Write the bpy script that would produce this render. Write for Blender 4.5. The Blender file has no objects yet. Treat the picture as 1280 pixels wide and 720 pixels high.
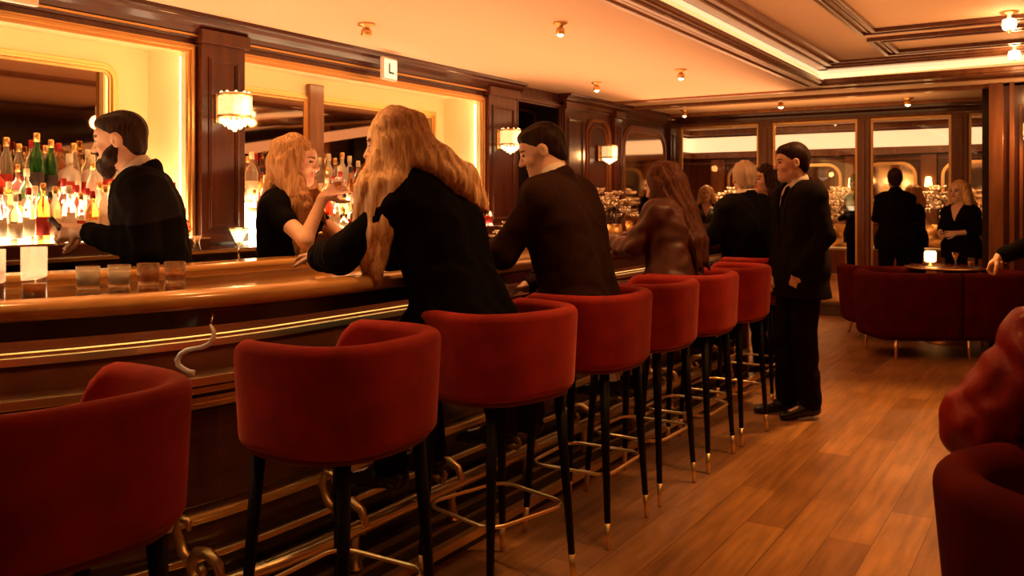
import bpy, bmesh, math, random
import numpy as np
from mathutils import Vector, Matrix
R = math.radians
random.seed(7)
SC = bpy.context.scene
COL = SC.collection

# ------------------------------------------------------------------ camera, world, lights, exposure
CAM_YAW = 32.5
cam_d = bpy.data.cameras.new('camera')
cam_d.lens = 36 * 1100 / 1280
cam_d.sensor_width = 36
cam_d.shift_y = -108 / 1280
cam_d.clip_start = 0.05
cam_d.dof.use_dof = True
cam_d.dof.focus_distance = 3.3
cam_d.dof.aperture_fstop = 7.0
cam = bpy.data.objects.new('camera', cam_d)
cam.location = (0, 0, 1.38)
cam.rotation_euler = (R(90), 0, R(CAM_YAW))
COL.objects.link(cam)
SC.camera = cam

SC.view_settings.view_transform = 'Standard'
SC.view_settings.look = 'None'
SC.view_settings.gamma = 1
SC.view_settings.use_curve_mapping = False
SC.view_settings.exposure = 0.0

world = bpy.data.worlds.new('world')
SC.world = world
world.use_nodes = True
world.node_tree.nodes['Background'].inputs[0].default_value = (1, .42, .12, 1)
world.node_tree.nodes['Background'].inputs[1].default_value = 0.01

WARM = (1.0, .44, .145)
WARMER = (1.0, .36, .075)


def light(kind, name, loc, power, color=WARM, size=.1, size_y=None, aim=None, spot=60, blend=.6):
    d = bpy.data.lights.new(name, kind)
    d.energy = power
    d.color = color
    if kind == 'AREA':
        d.shape = 'RECTANGLE'
        d.size = size
        d.size_y = size_y or size
    elif kind == 'SPOT':
        d.spot_size = R(spot)
        d.spot_blend = blend
        d.shadow_soft_size = size
    else:
        d.shadow_soft_size = size
    o = bpy.data.objects.new(name, d)
    o.location = loc
    if aim is not None:
        o.rotation_euler = (Vector(aim) - Vector(loc)).to_track_quat('-Z', 'Y').to_euler()
    COL.objects.link(o)
    return o


# added unseen area lights, facing up, that wash the ceilings; no fittings here
light('AREA', 'bar_ceiling_fill', (-3.2, 5.2, 1.8), 82, (1., .42, .175), 1.6, 8.0, aim=(-3.1999, 5.0, 3))
light('AREA', 'tray_fill', (-.2, 5.4, 1.9), 42, (1., .41, .14), 2.6, 5.0, aim=(-.2, 5.2001, 3))
light('AREA', 'far_ceiling_fill', (-2.6, 9.9, 2.1), 14, WARM, 2.6, .8, aim=(-2.6, 9.9001, 3))
# ceiling downlights over the bar, the stools and the aisle
for (x, y, p, s) in [(-2.45, 1.2, 60, 64), (-2.45, 2.3, 60, 64), (-2.5, 3.5, 60, 64), (-2.5, 4.7, 60, 64), (-2.45, 5.9, 70, 64), (-3.2, 2.75, 35, 55)]:
    light('SPOT', 'bar_downlight', (x, y, 2.46), p, WARM, .05, aim=(x - .1, y, 0), spot=s)
for (x, y, p) in [(-.8, 2.7, 90), (-.6, 4.3, 270), (-.9, 6.0, 300), (-2.1, 7.5, 130)]:
    light('SPOT', 'aisle_downlight', (x, y, 2.6), p, (1., .45, .11), .06, aim=(x, y, 0), spot=60, blend=.9)
for y, p in ((1.9, 30), (2.9, 70), (4.2, 75), (5.5, 75)):  # added fill spots without fittings, brightening the bar front and its brass
    light('SPOT', 'bar_front_fill', (-1.0, y + .3, 2.6), p, WARM, .05, aim=(-2.3, y, .45), spot=48, blend=.8)
# warm room light coming from the rest of the bar behind and right of the camera
light('AREA', 'room_light', (1.8, .4, 2.3), 5, WARMER, 1.6, 1.0, aim=(-2.0, 3.2, .9))


# ------------------------------------------------------------------ materials
def mat(name, base, rough=.5, metal=0., noise=None, bump=0., bscale=30., stretch=(1, 1, 1), coat=0., sheen=0., emit=None,
        estr=0., trans=0., ior=1.45, spec=.5, alpha=1., bdist=.02):
    m = bpy.data.materials.new(name)
    m.use_nodes = True
    nt = m.node_tree
    b = nt.nodes['Principled BSDF']
    b.inputs['Base Color'].default_value = (*base, 1)
    b.inputs['Roughness'].default_value = rough
    b.inputs['Metallic'].default_value = metal
    b.inputs['IOR'].default_value = ior
    b.inputs['Transmission Weight'].default_value = trans
    b.inputs['Coat Weight'].default_value = coat
    b.inputs['Coat Roughness'].default_value = .12
    b.inputs['Sheen Weight'].default_value = sheen
    b.inputs['Sheen Roughness'].default_value = .35
    b.inputs['Specular IOR Level'].default_value = spec
    b.inputs['Alpha'].default_value = alpha
    if sheen:
        b.inputs['Sheen Tint'].default_value = (1, .35, .25, 1)
    if emit:
        b.inputs['Emission Color'].default_value = (*emit, 1)
        b.inputs['Emission Strength'].default_value = estr
    if noise or bump:
        tc = nt.nodes.new('ShaderNodeTexCoord')
        mp = nt.nodes.new('ShaderNodeMapping')
        mp.inputs['Scale'].default_value = stretch
        nz = nt.nodes.new('ShaderNodeTexNoise')
        nz.inputs['Scale'].default_value = bscale
        nz.inputs['Detail'].default_value = 5
        nt.links.new(tc.outputs['Object'], mp.inputs[0])
        nt.links.new(mp.outputs[0], nz.inputs['Vector'])
        if noise:
            cr = nt.nodes.new('ShaderNodeValToRGB')
            cr.color_ramp.elements[0].color = (*base, 1)
            cr.color_ramp.elements[0].position = .35
            cr.color_ramp.elements[1].color = (*noise, 1)
            cr.color_ramp.elements[1].position = .68
            nt.links.new(nz.outputs['Fac'], cr.inputs[0])
            nt.links.new(cr.outputs[0], b.inputs['Base Color'])
        if bump:
            bp = nt.nodes.new('ShaderNodeBump')
            bp.inputs['Strength'].default_value = bump
            bp.inputs['Distance'].default_value = bdist
            nt.links.new(nz.outputs['Fac'], bp.inputs['Height'])
            nt.links.new(bp.outputs[0], b.inputs['Normal'])
    return m


def floor_mat():
    m = bpy.data.materials.new('oak_plank_floor')
    m.use_nodes = True
    nt = m.node_tree
    b = nt.nodes['Principled BSDF']
    tc = nt.nodes.new('ShaderNodeTexCoord')
    mp = nt.nodes.new('ShaderNodeMapping')
    mp.inputs['Rotation'].default_value = (0, 0, R(90))
    br = nt.nodes.new('ShaderNodeTexBrick')
    br.offset = .37
    br.inputs['Color1'].default_value = (.42, .205, .07, 1)
    br.inputs['Color2'].default_value = (.25, .11, .036, 1)
    br.inputs['Mortar'].default_value = (.14, .06, .022, 1)
    br.inputs['Scale'].default_value = 1
    br.inputs['Mortar Size'].default_value = .002
    br.inputs['Bias'].default_value = -.1
    br.inputs['Brick Width'].default_value = 1.25
    br.inputs['Row Height'].default_value = .17
    nt.links.new(tc.outputs['Object'], mp.inputs[0])
    nt.links.new(mp.outputs[0], br.inputs['Vector'])
    mp2 = nt.nodes.new('ShaderNodeMapping')
    mp2.inputs['Scale'].default_value = (9, .8, 1)
    nz = nt.nodes.new('ShaderNodeTexNoise')
    nz.inputs['Scale'].default_value = 3.0
    nz.inputs['Detail'].default_value = 7
    nt.links.new(tc.outputs['Object'], mp2.inputs[0])
    nt.links.new(mp2.outputs[0], nz.inputs['Vector'])
    mx = nt.nodes.new('ShaderNodeMix')
    mx.data_type = 'RGBA'
    mx.blend_type = 'MULTIPLY'
    mx.inputs[0].default_value = .75
    cr = nt.nodes.new('ShaderNodeValToRGB')
    cr.color_ramp.elements[0].color = (.45, .4, .36, 1)
    cr.color_ramp.elements[0].position = .3
    cr.color_ramp.elements[1].color = (1.2, 1.15, 1.1, 1)
    cr.color_ramp.elements[1].position = .7
    nt.links.new(nz.outputs['Fac'], cr.inputs[0])
    nt.links.new(br.outputs['Color'], mx.inputs[6])
    nt.links.new(cr.outputs[0], mx.inputs[7])
    nt.links.new(mx.outputs[2], b.inputs['Base Color'])
    nz2 = nt.nodes.new('ShaderNodeTexNoise')
    nz2.inputs['Scale'].default_value = 2.2
    nz2.inputs['Detail'].default_value = 4
    nt.links.new(tc.outputs['Object'], nz2.inputs['Vector'])
    mr = nt.nodes.new('ShaderNodeMapRange')
    mr.inputs[3].default_value = .22
    mr.inputs[4].default_value = .5
    nt.links.new(nz2.outputs['Fac'], mr.inputs[0])
    nt.links.new(mr.outputs[0], b.inputs['Roughness'])
    bp = nt.nodes.new('ShaderNodeBump')
    bp.inputs['Strength'].default_value = .25
    bp.inputs['Distance'].default_value = .004
    nt.links.new(nz.outputs['Fac'], bp.inputs['Height'])
    nt.links.new(bp.outputs[0], b.inputs['Normal'])
    return m


M = dict(
    floor=floor_mat(),
    wood=mat('mahogany', (.055, .011, .004), .28, noise=(.11, .024, .008), bscale=3, stretch=(6, 6, .7), bump=.05, coat=.5),
    woodh=mat('mahogany_horizontal', (.045, .009, .004), .28, noise=(.085, .019, .007), bscale=3, stretch=(6, .6, 6), bump=.05, coat=.5),
    woodl=mat('walnut_frame', (.19, .065, .022), .32, noise=(.30, .115, .042), bscale=3, stretch=(5, 5, .7), coat=.4),
    bartop=mat('lacquered_bar_top', (.018, .005, .0025), .06, noise=(.035, .010, .004), bscale=3, stretch=(7, .6, 5), coat=.9),
    barrail=mat('honey_wood_rail', (.50, .24, .06), .2, noise=(.70, .38, .12), bscale=3, stretch=(9, .5, 9), coat=.6),
    apron=mat('bar_apron_wood', (.10, .022, .007), .25, noise=(.17, .040, .012), bscale=3, stretch=(7, .6, 5), coat=.5),
    dark=mat('dark_wood', (.022, .007, .004), .3, coat=.4),
    gold=mat('brass', (.98, .70, .34), .32, 1.0, bump=.02, bscale=80),
    goldd=mat('aged_brass', (.75, .46, .18), .38, 1.0, bump=.1, bscale=60),
    plaster=mat('cream_plaster', (.70, .50, .335), .75, bump=.03, bscale=60),
    niche=mat('niche_plaster', (.86, .70, .42), .7),
    mirror=mat('antique_mirror', (.36, .25, .17), .03, 1.0),
    mirror2=mat('bright_mirror', (.75, .6, .45), .05, 1.0),
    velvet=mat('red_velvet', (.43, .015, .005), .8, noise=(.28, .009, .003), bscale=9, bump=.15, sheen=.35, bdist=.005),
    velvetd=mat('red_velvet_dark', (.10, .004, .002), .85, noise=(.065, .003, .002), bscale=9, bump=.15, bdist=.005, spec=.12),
    piping=mat('dark_red_piping', (.17, .01, .008), .6),
    leg=mat('black_lacquer_leg', (.004, .003, .002), .5, spec=.2),
    satin=mat('red_satin', (.24, .009, .005), .40, bump=.35, bscale=9),
    led=mat('led_strip', (1, 1, 1), .5, emit=(1, .68, .33), estr=7),
    cove=mat('cove_diffuser', (1, .9, .7), .5, emit=(1, .62, .32), estr=1.15),
    step=mat('backlit_acrylic_step', (1, .9, .75), .3, emit=(1, .74, .42), estr=8),
    bulb=mat('lamp_bulb', (1, 1, 1), .5, emit=(1, .7, .36), estr=14),
    shade=mat('crystal_shade', (.95, .8, .6), .25, emit=(1, .56, .22), estr=.95, bump=.8, bscale=90),
    crystal=mat('crystal_drops', (.95, .85, .7), .1, emit=(1, .66, .34), estr=2.4, bump=.5, bscale=120),
    flame=mat('candle_glow', (1, .7, .35), .4, emit=(1, .6, .2), estr=5),
    glass=mat('clear_glass', (1, .97, .92), .02, trans=1, ior=1.45, alpha=.45),
    pane=mat('window_glass', (1, .98, .95), .01, trans=1, ior=1.45),
    amber=mat('amber_spirit', (.42, .14, .025), .08, alpha=.9),
    steel=mat('brushed_steel', (.7, .62, .52), .25, 1.0),
    black=mat('black_plastic', (.012, .01, .009), .4),
    brow=mat('eyebrow', (.17, .07, .03), .7),
    hook=mat('polished_white_metal', (.95, .92, .86), .3),
    petal=mat('pale_petals', (.9, .8, .68), .6),
    milk=mat('pale_cocktail', (.9, .78, .55), .3),
    whiskyl=mat('whisky_in_glass', (.75, .28, .06), .1, trans=.6),
    white=mat('white_plastic', (.8, .74, .66), .4),
    signlit=mat('lit_sign_face', (.9, .85, .75), .4, emit=(1, .8, .5), estr=.9),
    voidm=mat('doorway_gloom', (.012, .005, .003), .6),  # near-black colour carries the darkness inside the doorway recess
    skin=mat('skin', (.72, .44, .30), .5, noise=(.80, .50, .35), bscale=25, spec=.4),
    lip=mat('lips', (.50, .12, .09), .4),
    eye=mat('eye_dark', (.05, .025, .015), .2),
    blackcloth=mat('black_wool', (.0045, .003, .003), .95, bump=.25, bscale=70, bdist=.004, spec=.08),
    suit=mat('charcoal_brown_wool', (.026, .010, .005), .9, noise=(.038, .015, .007), bscale=120, bump=.2, bdist=.004, spec=.1),
    suit2=mat('dark_navy_wool', (.009, .005, .004), .9, bump=.2, bscale=90, bdist=.004, spec=.1),
    brownj=mat('rust_brown_jacket', (.055, .012, .004), .5, noise=(.10, .022, .008), bscale=14, bump=.4, bdist=.01),
    shirt=mat('white_shirt', (.80, .72, .62), .7, bump=.1, bscale=60),
    trous=mat('black_trousers', (.004, .003, .003), .9, bump=.2, bscale=40, spec=.1),
    shoe=mat('black_leather_shoe', (.012, .008, .006), .25),
    denim=mat('tan_skirt', (.30, .13, .06), .8),
)


def hair_mat(name, a, c, rough=.5):
    m = mat(name, a, rough, noise=c, bscale=16, stretch=(6, 6, .5), bump=.5, bdist=.006, spec=.5 if a[0] > .3 else .15)
    return m


H = dict(
    blonde=hair_mat('blonde_hair', (.52, .25, .09), (.95, .62, .30)),
    ginger=hair_mat('strawberry_hair', (.30, .14, .05), (.66, .40, .19)),
    auburn=hair_mat('auburn_hair', (.045, .013, .005), (.13, .040, .014)),
    dark=hair_mat('dark_brown_hair', (.016, .007, .004), (.045, .018, .009)),
    silver=hair_mat('silver_hair', (.50, .36, .24), (.75, .58, .42)),
)


def glassy(name, col, rough=.04):
    return mat(name, col, rough, trans=.92, ior=1.4)


B = dict(
    clear=glassy('clear_bottle_glass', (.97, .93, .86)),
    amberb=glassy('amber_bottle_glass', (.90, .38, .08)),
    whisky=glassy('whisky_bottle_glass', (.95, .55, .18)),
    green=glassy('green_bottle_glass', (.06, .34, .07)),
    redb=glassy('red_bottle_glass', (.60, .03, .015)),
    brownb=glassy('brown_bottle_glass', (.30, .09, .02)),
    frost=mat('frosted_bottle_glass', (.92, .86, .76), .35, trans=.6),
    pale=mat('pale_paper_label', (.85, .76, .60), .7),
    redl=mat('red_paper_label', (.50, .03, .02), .7),
    darkl=mat('dark_paper_label', (.04, .02, .015), .6),
    goldl=mat('gold_foil_label', (.85, .5, .18), .35, .8),
    capd=mat('dark_bottle_cap', (.02, .012, .01), .4),
    capw=mat('cream_bottle_cap', (.85, .72, .5), .4),
    capg=mat('gold_bottle_cap', (.85, .52, .2), .3, 1.),
    capr=mat('red_bottle_cap', (.45, .02, .015), .4),
)


# ------------------------------------------------------------------ mesh helpers
class MB:
    def __init__(s):
        s.v, s.f, s.sm, s.mi = [], [], [], []

    def add(s, vs, fs, smooth=False, mi=0):
        n = len(s.v)
        s.v += [tuple(v) for v in vs]
        for f in fs:
            s.f.append([n + i for i in f])
            s.sm.append(smooth)
            s.mi.append(mi)
        return s

    def box(s, x0, x1, y0, y1, z0, z1, mi=0):
        vs = [(x, y, z) for z in (z0, z1) for y in (y0, y1) for x in (x0, x1)]
        return s.add(vs, [(0, 2, 3, 1), (4, 5, 7, 6), (0, 1, 5, 4), (2, 6, 7, 3), (0, 4, 6, 2), (1, 3, 7, 5)], mi=mi)

    def rings(s, rings, closed=True, cap=True, smooth=True, mi=0):
        n = len(rings[0])
        vs = [p for r in rings for p in r]
        fs = []
        for i in range(len(rings) - 1):
            for j in range(n if closed else n - 1):
                k = (j + 1) % n
                fs.append((i * n + j, i * n + k, (i + 1) * n + k, (i + 1) * n + j))
        s.add(vs, fs, smooth, mi)
        if cap:
            b = len(s.v) - len(vs)
            s.f.append([b + j for j in range(n)][::-1])
            s.f.append([b + (len(rings) - 1) * n + j for j in range(n)])
            s.sm += [False, False]
            s.mi += [mi, mi]
        return s

    def tube(s, pts, rad, n=12, closed=False, mi=0):
        pts = [Vector(p) for p in pts]
        rs = rad if isinstance(rad, (list, tuple)) else [rad] * len(pts)
        rings = []
        up = None
        N = len(pts)
        for i, p in enumerate(pts):
            if closed:
                t = (pts[(i + 1) % N] - pts[i - 1]).normalized()
            else:
                t = (pts[min(i + 1, N - 1)] - pts[max(i - 1, 0)]).normalized()
            if up is None:
                up = Vector((0, 0, 1)) if abs(t.z) < .9 else Vector((1, 0, 0))
            a = t.cross(up).normalized()
            up = a.cross(t).normalized()
            rings.append([p + (a * math.cos(q) + up * math.sin(q)) * rs[i] for q in [2 * math.pi * k / n for k in range(n)]])
        if closed:
            rings.append(rings[0])
        return s.rings(rings, cap=not closed, mi=mi)

    def lathe(s, prof, c=(0, 0, 0), n=20, smooth=True, mi=0, sx=1, sy=1):
        rings = [[(c[0] + r * sx * math.cos(a), c[1] + r * sy * math.sin(a), c[2] + z) for a in [2 * math.pi * k / n for k in range(n)]]
                 for r, z in prof]
        return s.rings(rings, smooth=smooth, mi=mi)

    def ext(s, prof, y0, y1, axis='y', smooth=False, mi=0):
        """extrude a closed 2-D outline (a,z); axis y: a is x; axis x: a is y"""
        if axis == 'y':
            r = [[(a, y, z) for a, z in prof] for y in (y0, y1)]
        else:
            r = [[(y, a, z) for a, z in prof] for y in (y0, y1)]
        return s.rings(r, smooth=smooth, mi=mi)

    def build(s, name, material, parent=None, bevel=0, seg=2, loc=None):
        me = bpy.data.meshes.new(name)
        me.from_pydata(s.v, [], s.f)
        me.polygons.foreach_set('use_smooth', s.sm)
        mats = material if isinstance(material, (list, tuple)) else [material]
        for m in mats:
            me.materials.append(m)
        if len(mats) > 1:
            me.polygons.foreach_set('material_index', s.mi)
        me.update()
        o = bpy.data.objects.new(name, me)
        COL.objects.link(o)
        if parent:
            o.parent = parent
        if loc:
            o.location = loc
        if bevel:
            b = o.modifiers.new('bevel', 'BEVEL')
            b.width = bevel
            b.segments = seg
            b.limit_method = 'ANGLE'
        return o


def tag(o, label, cat, group=None, kind=None):
    o['label'] = label
    o['category'] = cat
    if group:
        o['group'] = group
    if kind:
        o['kind'] = kind
    return o


def empty(name, loc, rz=0., label=None, cat=None, group=None):
    o = bpy.data.objects.new(name, None)
    o.location = loc
    o.rotation_euler = (0, 0, rz)
    o.empty_display_size = .1
    COL.objects.link(o)
    if label:
        tag(o, label, cat, group)
    return o


def struct(o):
    o['kind'] = 'structure'
    return o


def kids(o):
    return [c for c in o.children]


def copy_tree(o, parent=None):
    c = o.copy()
    COL.objects.link(c)
    c.parent = parent
    for ch in kids(o):
        copy_tree(ch, c)
    return c


def arc(cx, cy, r, a0, a1, n):
    return [(cx + r * math.cos(R(a0 + (a1 - a0) * i / n)), cy + r * math.sin(R(a0 + (a1 - a0) * i / n))) for i in range(n + 1)]


def rrect(x0, x1, z0, z1, r, n=5):
    return arc(x1 - r, z0 + r, r, -90, 0, n) + arc(x1 - r, z1 - r, r, 0, 90, n) + arc(x0 + r, z1 - r, r, 90, 180, n) + arc(x0 + r, z0 + r, r, 180, 270, n)


def frame_x(mb, X, y0, y1, z0, z1, w, t, steps=((0, 1.), (.35, .6)), rad=0., mi=0):
    """picture-frame moulding on a plane x = X facing +x, outer size y0..y1, z0..z1, width w, thickness t; rounded corners rad"""
    for (inset, tk) in steps:
        a = w * inset
        ww = w * (1 - inset) if inset == 0 else w * .35
        o = _loop(y0 + a, y1 - a, z0 + a, z1 - a, max(rad - a, .0))
        i = _loop(y0 + a + ww, y1 - a - ww, z0 + a + ww, z1 - a - ww, max(rad - a - ww, .0))
        n = len(o)
        xt = X + t * (1.0 if inset else tk * .6)
        vs = [(X, y, z) for y, z in o] + [(xt, y, z) for y, z in o] + [(xt, y, z) for y, z in i] + [(X, y, z) for y, z in i]
        fs = []
        for k in range(n):
            j = (k + 1) % n
            for l in range(3):
                fs.append((l * n + k, l * n + j, (l + 1) * n + j, (l + 1) * n + k))
            fs.append((3 * n + k, 3 * n + j, j, k))
        mb.add(vs, fs, mi=mi)
    return mb


def _loop(y0, y1, z0, z1, r):
    r = max(r, .0005)
    return rrect(y0, y1, z0, z1, r, 6)

# ------------------------------------------------------------------ the room
WX, CZ, TZ = -4.5, 2.5, 2.66         # left wall plane, ceiling height, tray height
FY = 11.1                            # glazed partition at the far end
S = lambda mb, name, m, **k: struct(mb.build(name, m, **k))

S(MB().box(-5.6, 3.2, -2.6, FY + 5.4, -.06, 0), 'floor', M['floor'])
S(MB().box(-5.3, -2.02, -2.6, FY + .1, CZ, CZ + .08).box(-2.02, 3.2, 8.58, FY + .1, CZ, CZ + .08), 'ceiling', M['plaster'])
# tray (raised) ceiling over the aisle with its mouldings
S(MB().box(-2.1, 3.2, -2.6, 8.66, TZ, TZ + .08), 'ceiling_tray', M['plaster'])
# glowing cove face running round the tray
S(MB().box(-2.06, -2.02, -2.6, 8.6, CZ + .035, TZ - .045).box(-2.02, 3.2, 8.58, 8.62, CZ + .035, TZ - .045), 'trim_1', M['cove'])
# lower edge mouldings (bar side + far side)
m = MB()
lip = [(-2.02, CZ - .012), (-1.99, CZ - .012), (-1.975, CZ), (-1.975, CZ + .02), (-1.99, CZ + .035), (-2.02, CZ + .035)]
m.ext(lip, -2.6, 8.545)
m.box(-2.06, -2.02, -2.6, 8.62, CZ - .03, CZ + .005).box(-2.105, -2.08, -2.6, 8.68, CZ - .02, CZ + .005)
m.ext([(-2.20, CZ - .015), (-2.16, CZ - .015), (-2.16, CZ + .005), (-2.20, CZ + .005)], -2.6, 8.76)
m.ext([(8.545, CZ - .012), (8.58, CZ - .012), (8.58, CZ + .035), (8.56, CZ + .035), (8.545, CZ + .02)], -1.975, 3.2, 'x')
m.ext([(8.58, CZ - .03), (8.72, CZ - .03), (8.72, CZ + .005), (8.58, CZ + .005)], -2.02, 3.2, 'x')
S(m, 'trim_2', M['woodl'], bevel=.004)
# upper crown of the tray
m = MB()
for (a, b, z0, z1) in [(-2.02, -1.93, TZ - .045, TZ), (-1.93, -1.87, TZ - .03, TZ), (-1.82, -1.78, TZ - .018, TZ)]:
    m.box(a, b, -2.6, 8.58 - (-2.02 - a) * -1, z0, z1)
for (a, b, z0, z1) in [(8.49, 8.58, TZ - .045, TZ), (8.43, 8.49, TZ - .03, TZ), (8.34, 8.38, TZ - .018, TZ)]:
    m.box(-2.02, 3.2, a, b, z0, z1)
S(m, 'trim_3', M['woodl'], bevel=.006)


def coffer(m, x0, x1, y0, y1, z, w):
    for k, (ins, ww, t) in enumerate([(0, .035, .03), (.055, .02, .018), (.10, .035, .03)]):
        a0, a1, b0, b1 = x0 + ins, x1 - ins, y0 + ins, y1 - ins
        m.box(a0, a1, b0, b0 + ww, z - t, z).box(a0, a1, b1 - ww, b1, z - t, z)
        m.box(a0, a0 + ww, b0 + ww, b1 - ww, z - t, z).box(a1 - ww, a1, b0 + ww, b1 - ww, z - t, z)


m = MB()
coffer(m, -1.36, 1.6, 3.6, 7.05, TZ, .1)
coffer(m, -1.36, 1.6, 7.3, 8.12, TZ, .1)
coffer(m, -1.36, 1.6, -.2, 3.3, TZ, .1)
S(m, 'trim_4', M['wood'], bevel=.004)
# mouldings crossing the lower ceiling between the tray and the partition
m = MB()
for (y0, y1, t) in [(8.95, 9.03, .02), (9.5, 9.62, .035), (9.70, 9.74, .02), (10.62, 10.74, .04), (10.8, 10.84, .02)]:
    m.box(-4.4, 3.2, y0, y1, CZ - t, CZ)
S(m, 'trim_5', M['woodl'], bevel=.005)

# left wall: solid behind, with two lit niches
N1, N2 = (-.2, 3.41), (3.82, 6.53)
NB = -4.95
m = MB()
m.box(NB - .08, NB, -2.6, 7.06, 0, CZ)                                        # niche backs
LIP = WX - .045
m.box(NB, WX, -2.6, N1[0], 0, CZ).box(NB, LIP, N1[1] + .06, N2[0] - .02, 0, CZ).box(NB, LIP, N2[1] + .06, 7.06, 0, CZ)
m.box(LIP, WX, N1[1], N2[0], 0, CZ).box(LIP, WX, N2[1], 7.06, 0, CZ)
m.box(NB, LIP, N1[0], N1[1] + .06, 2.34, CZ).box(NB, LIP, N2[0] - .02, N2[1] + .06, 2.34, CZ)
m.box(LIP, WX, N1[0], N1[1], 2.28, CZ).box(LIP, WX, N2[0], N2[1], 2.28, CZ)
m.box(NB, WX, N1[0], N1[1], 0, 1.12).box(NB, WX, N2[0], N2[1], 0, 1.12)
m.box(-5.4, -5.3, 7.06, 8.05, 0, CZ)                                         # behind the dark doorway
m.box(NB, WX, 8.02, FY, 0, CZ)
S(m, 'wall_left', M['niche'])
# wood facing of that wall
m = MB()
F = WX + .02
m.box(WX, F, -2.6, 3.36, 2.30, CZ).box(WX, F, 3.36, 7.10, 2.30, CZ)
m.box(WX, F, N1[1] + .05, N2[0] - .02, 1.0, 2.30).box(WX, F, N2[1] + .03, 7.06, 1.0, 2.30)
m.box(WX, F, 8.0, FY, 0, CZ)
m.box(WX, WX + .05, -2.6, 7.08, .0, 1.02)
S(m, 'trim_6', M['wood'])
# pilasters
for k, (y0, y1) in enumerate([(3.47, 3.80), (6.57, 7.04), (7.98, 8.42), (9.16, 9.36), (10.82, 11.08)]):
    m = MB()
    z0 = 1.13 if k < 2 else 0
    m.box(F, F + .05, y0, y1, z0, 2.42)
    frame_x(m, F + .05, y0 + .05, y1 - .05, z0 + .08, 2.26, .03, .014)
    m.box(F, F + .07, y0 - .015, y1 + .015, z0, z0 + .05)
    m.box(F, F + .08, y0 - .02, y1 + .02, 2.34, 2.42)
    S(m, f'trim_{7 + k}', M['wood'], bevel=.003)
# crown cornice
m = MB()
cr = [(WX, CZ), (WX, 2.36), (WX + .035, 2.36), (WX + .045, 2.385), (WX + .06, 2.39), (WX + .075, 2.42), (WX + .11, 2.45), (WX + .12, 2.47),
      (WX + .15, 2.475), (WX + .155, 2.5)]
m.ext(cr[::-1], -2.6, 7.12).ext(cr[::-1], 7.96, FY)
m.ext([(FY, CZ), (FY, 2.40), (FY - .05, 2.40), (FY - .06, 2.44), (FY - .10, 2.46), (FY - .11, 2.5)], -4.4, -.65, 'x')
S(m, 'trim_12', M['woodh'], bevel=.003)
m = MB()
m.box(WX + .045, WX + .065, -2.6, 7.1, 2.372, 2.384).box(WX, F + .012, -2.6, 7.06, 2.318, 2.328)
S(m, 'trim_13', M['goldd'])
# gilded frames of the two niches
for k, (y0, y1) in enumerate([N1, N2]):
    m = MB()
    frame_x(m, F - .01, y0 - .05, y1 + .05, 1.06, 2.33, .055, .03, steps=((0, 1.), (.3, 1.9)))
    S(m, f'trim_{14 + k}', M['goldd'], bevel=.003)
# warm LED lines hidden in the niche reveals
m = MB()
for (y0, y1) in [N1, N2]:
    m.box(WX - .075, WX - .050, y0 + .02, y1 - .02, 2.295, 2.32)
    m.box(WX - .075, WX - .050, y1 + .015, y1 + .04, 1.2, 2.26)
S(m, 'trim_16', M['led'])

# mirrors inside the niches
def wall_mirror(name, y0, y1, z0, z1, rad, X, label, fw=.06, frame=M['goldd'], glass=M['mirror']):
    t = empty(name, (X, (y0 + y1) / 2, z0), label=label, cat='mirror')
    mb = MB()
    yc = (y0 + y1) / 2
    frame_x(mb, 0, y0 - yc, y1 - yc, 0, z1 - z0, fw, .03, rad=rad)
    mb.build('frame', frame, t, bevel=.004)
    lp = _loop(y0 - yc + fw * .6, y1 - yc - fw * .6, fw * .6, z1 - z0 - fw * .6, max(rad - fw * .6, .001))
    n = len(lp)
    mb = MB().add([(.002, y, z) for y, z in lp] + [(.010, y, z) for y, z in lp],
                  [tuple(range(n))[::-1], tuple(range(n, 2 * n))] + [(k, (k + 1) % n, n + (k + 1) % n, n + k) for k in range(n)])
    mb.build('mirror_pane', glass, t)
    return t


wall_mirror('wall_mirror', .2, 3.25, 1.2, 2.22, .1, NB, 'wide dark mirror with a rounded corner behind the bearded bartender')
wall_mirror('wall_mirror', 3.9, 4.86, 1.2, 2.2, .01, NB, 'dark mirror in the second bar niche, left of the wooden post')
wall_mirror('wall_mirror', 4.95, 6.45, 1.2, 2.2, .01, NB, 'dark mirror in the second bar niche, right of the wooden post')
S(MB().box(NB, NB + .05, 4.83, 4.98, 1.18, 2.28), 'trim_17', M['woodl'], bevel=.008)

# dark doorway with arched transom past the second pilaster
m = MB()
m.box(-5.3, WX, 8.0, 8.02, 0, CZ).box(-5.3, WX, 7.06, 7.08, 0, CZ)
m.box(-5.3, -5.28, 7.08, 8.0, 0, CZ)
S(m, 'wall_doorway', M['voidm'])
m = MB()
m.box(-5.3, WX + .0, 7.08, 8.0, 2.36, CZ)
frame_x(m, F - .02, 7.06, 8.0, 0.0, 2.40, .06, .05)
frame_x(m, WX - .3, 7.08, 7.56, 1.95, 2.34, .03, .02, rad=.08)
frame_x(m, WX - .3, 7.56, 8.0, 1.95, 2.34, .03, .02, rad=.08)
m.box(WX - .3, WX - .26, 7.08, 8.0, 1.92, 1.96)
m.box(WX - .3, WX - .25, 7.5, 7.58, 1.96, 2.36)
S(m, 'door_1', M['wood'], bevel=.003)
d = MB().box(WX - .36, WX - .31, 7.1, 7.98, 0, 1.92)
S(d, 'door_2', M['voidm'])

# arched wall panel and the arched mirror niche beyond it
def arch_frame(mb, X, y0, y1, z0, z1, rad, w, t):
    return frame_x(mb, X, y0, y1, z0, z1, w, t, rad=rad)


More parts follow.
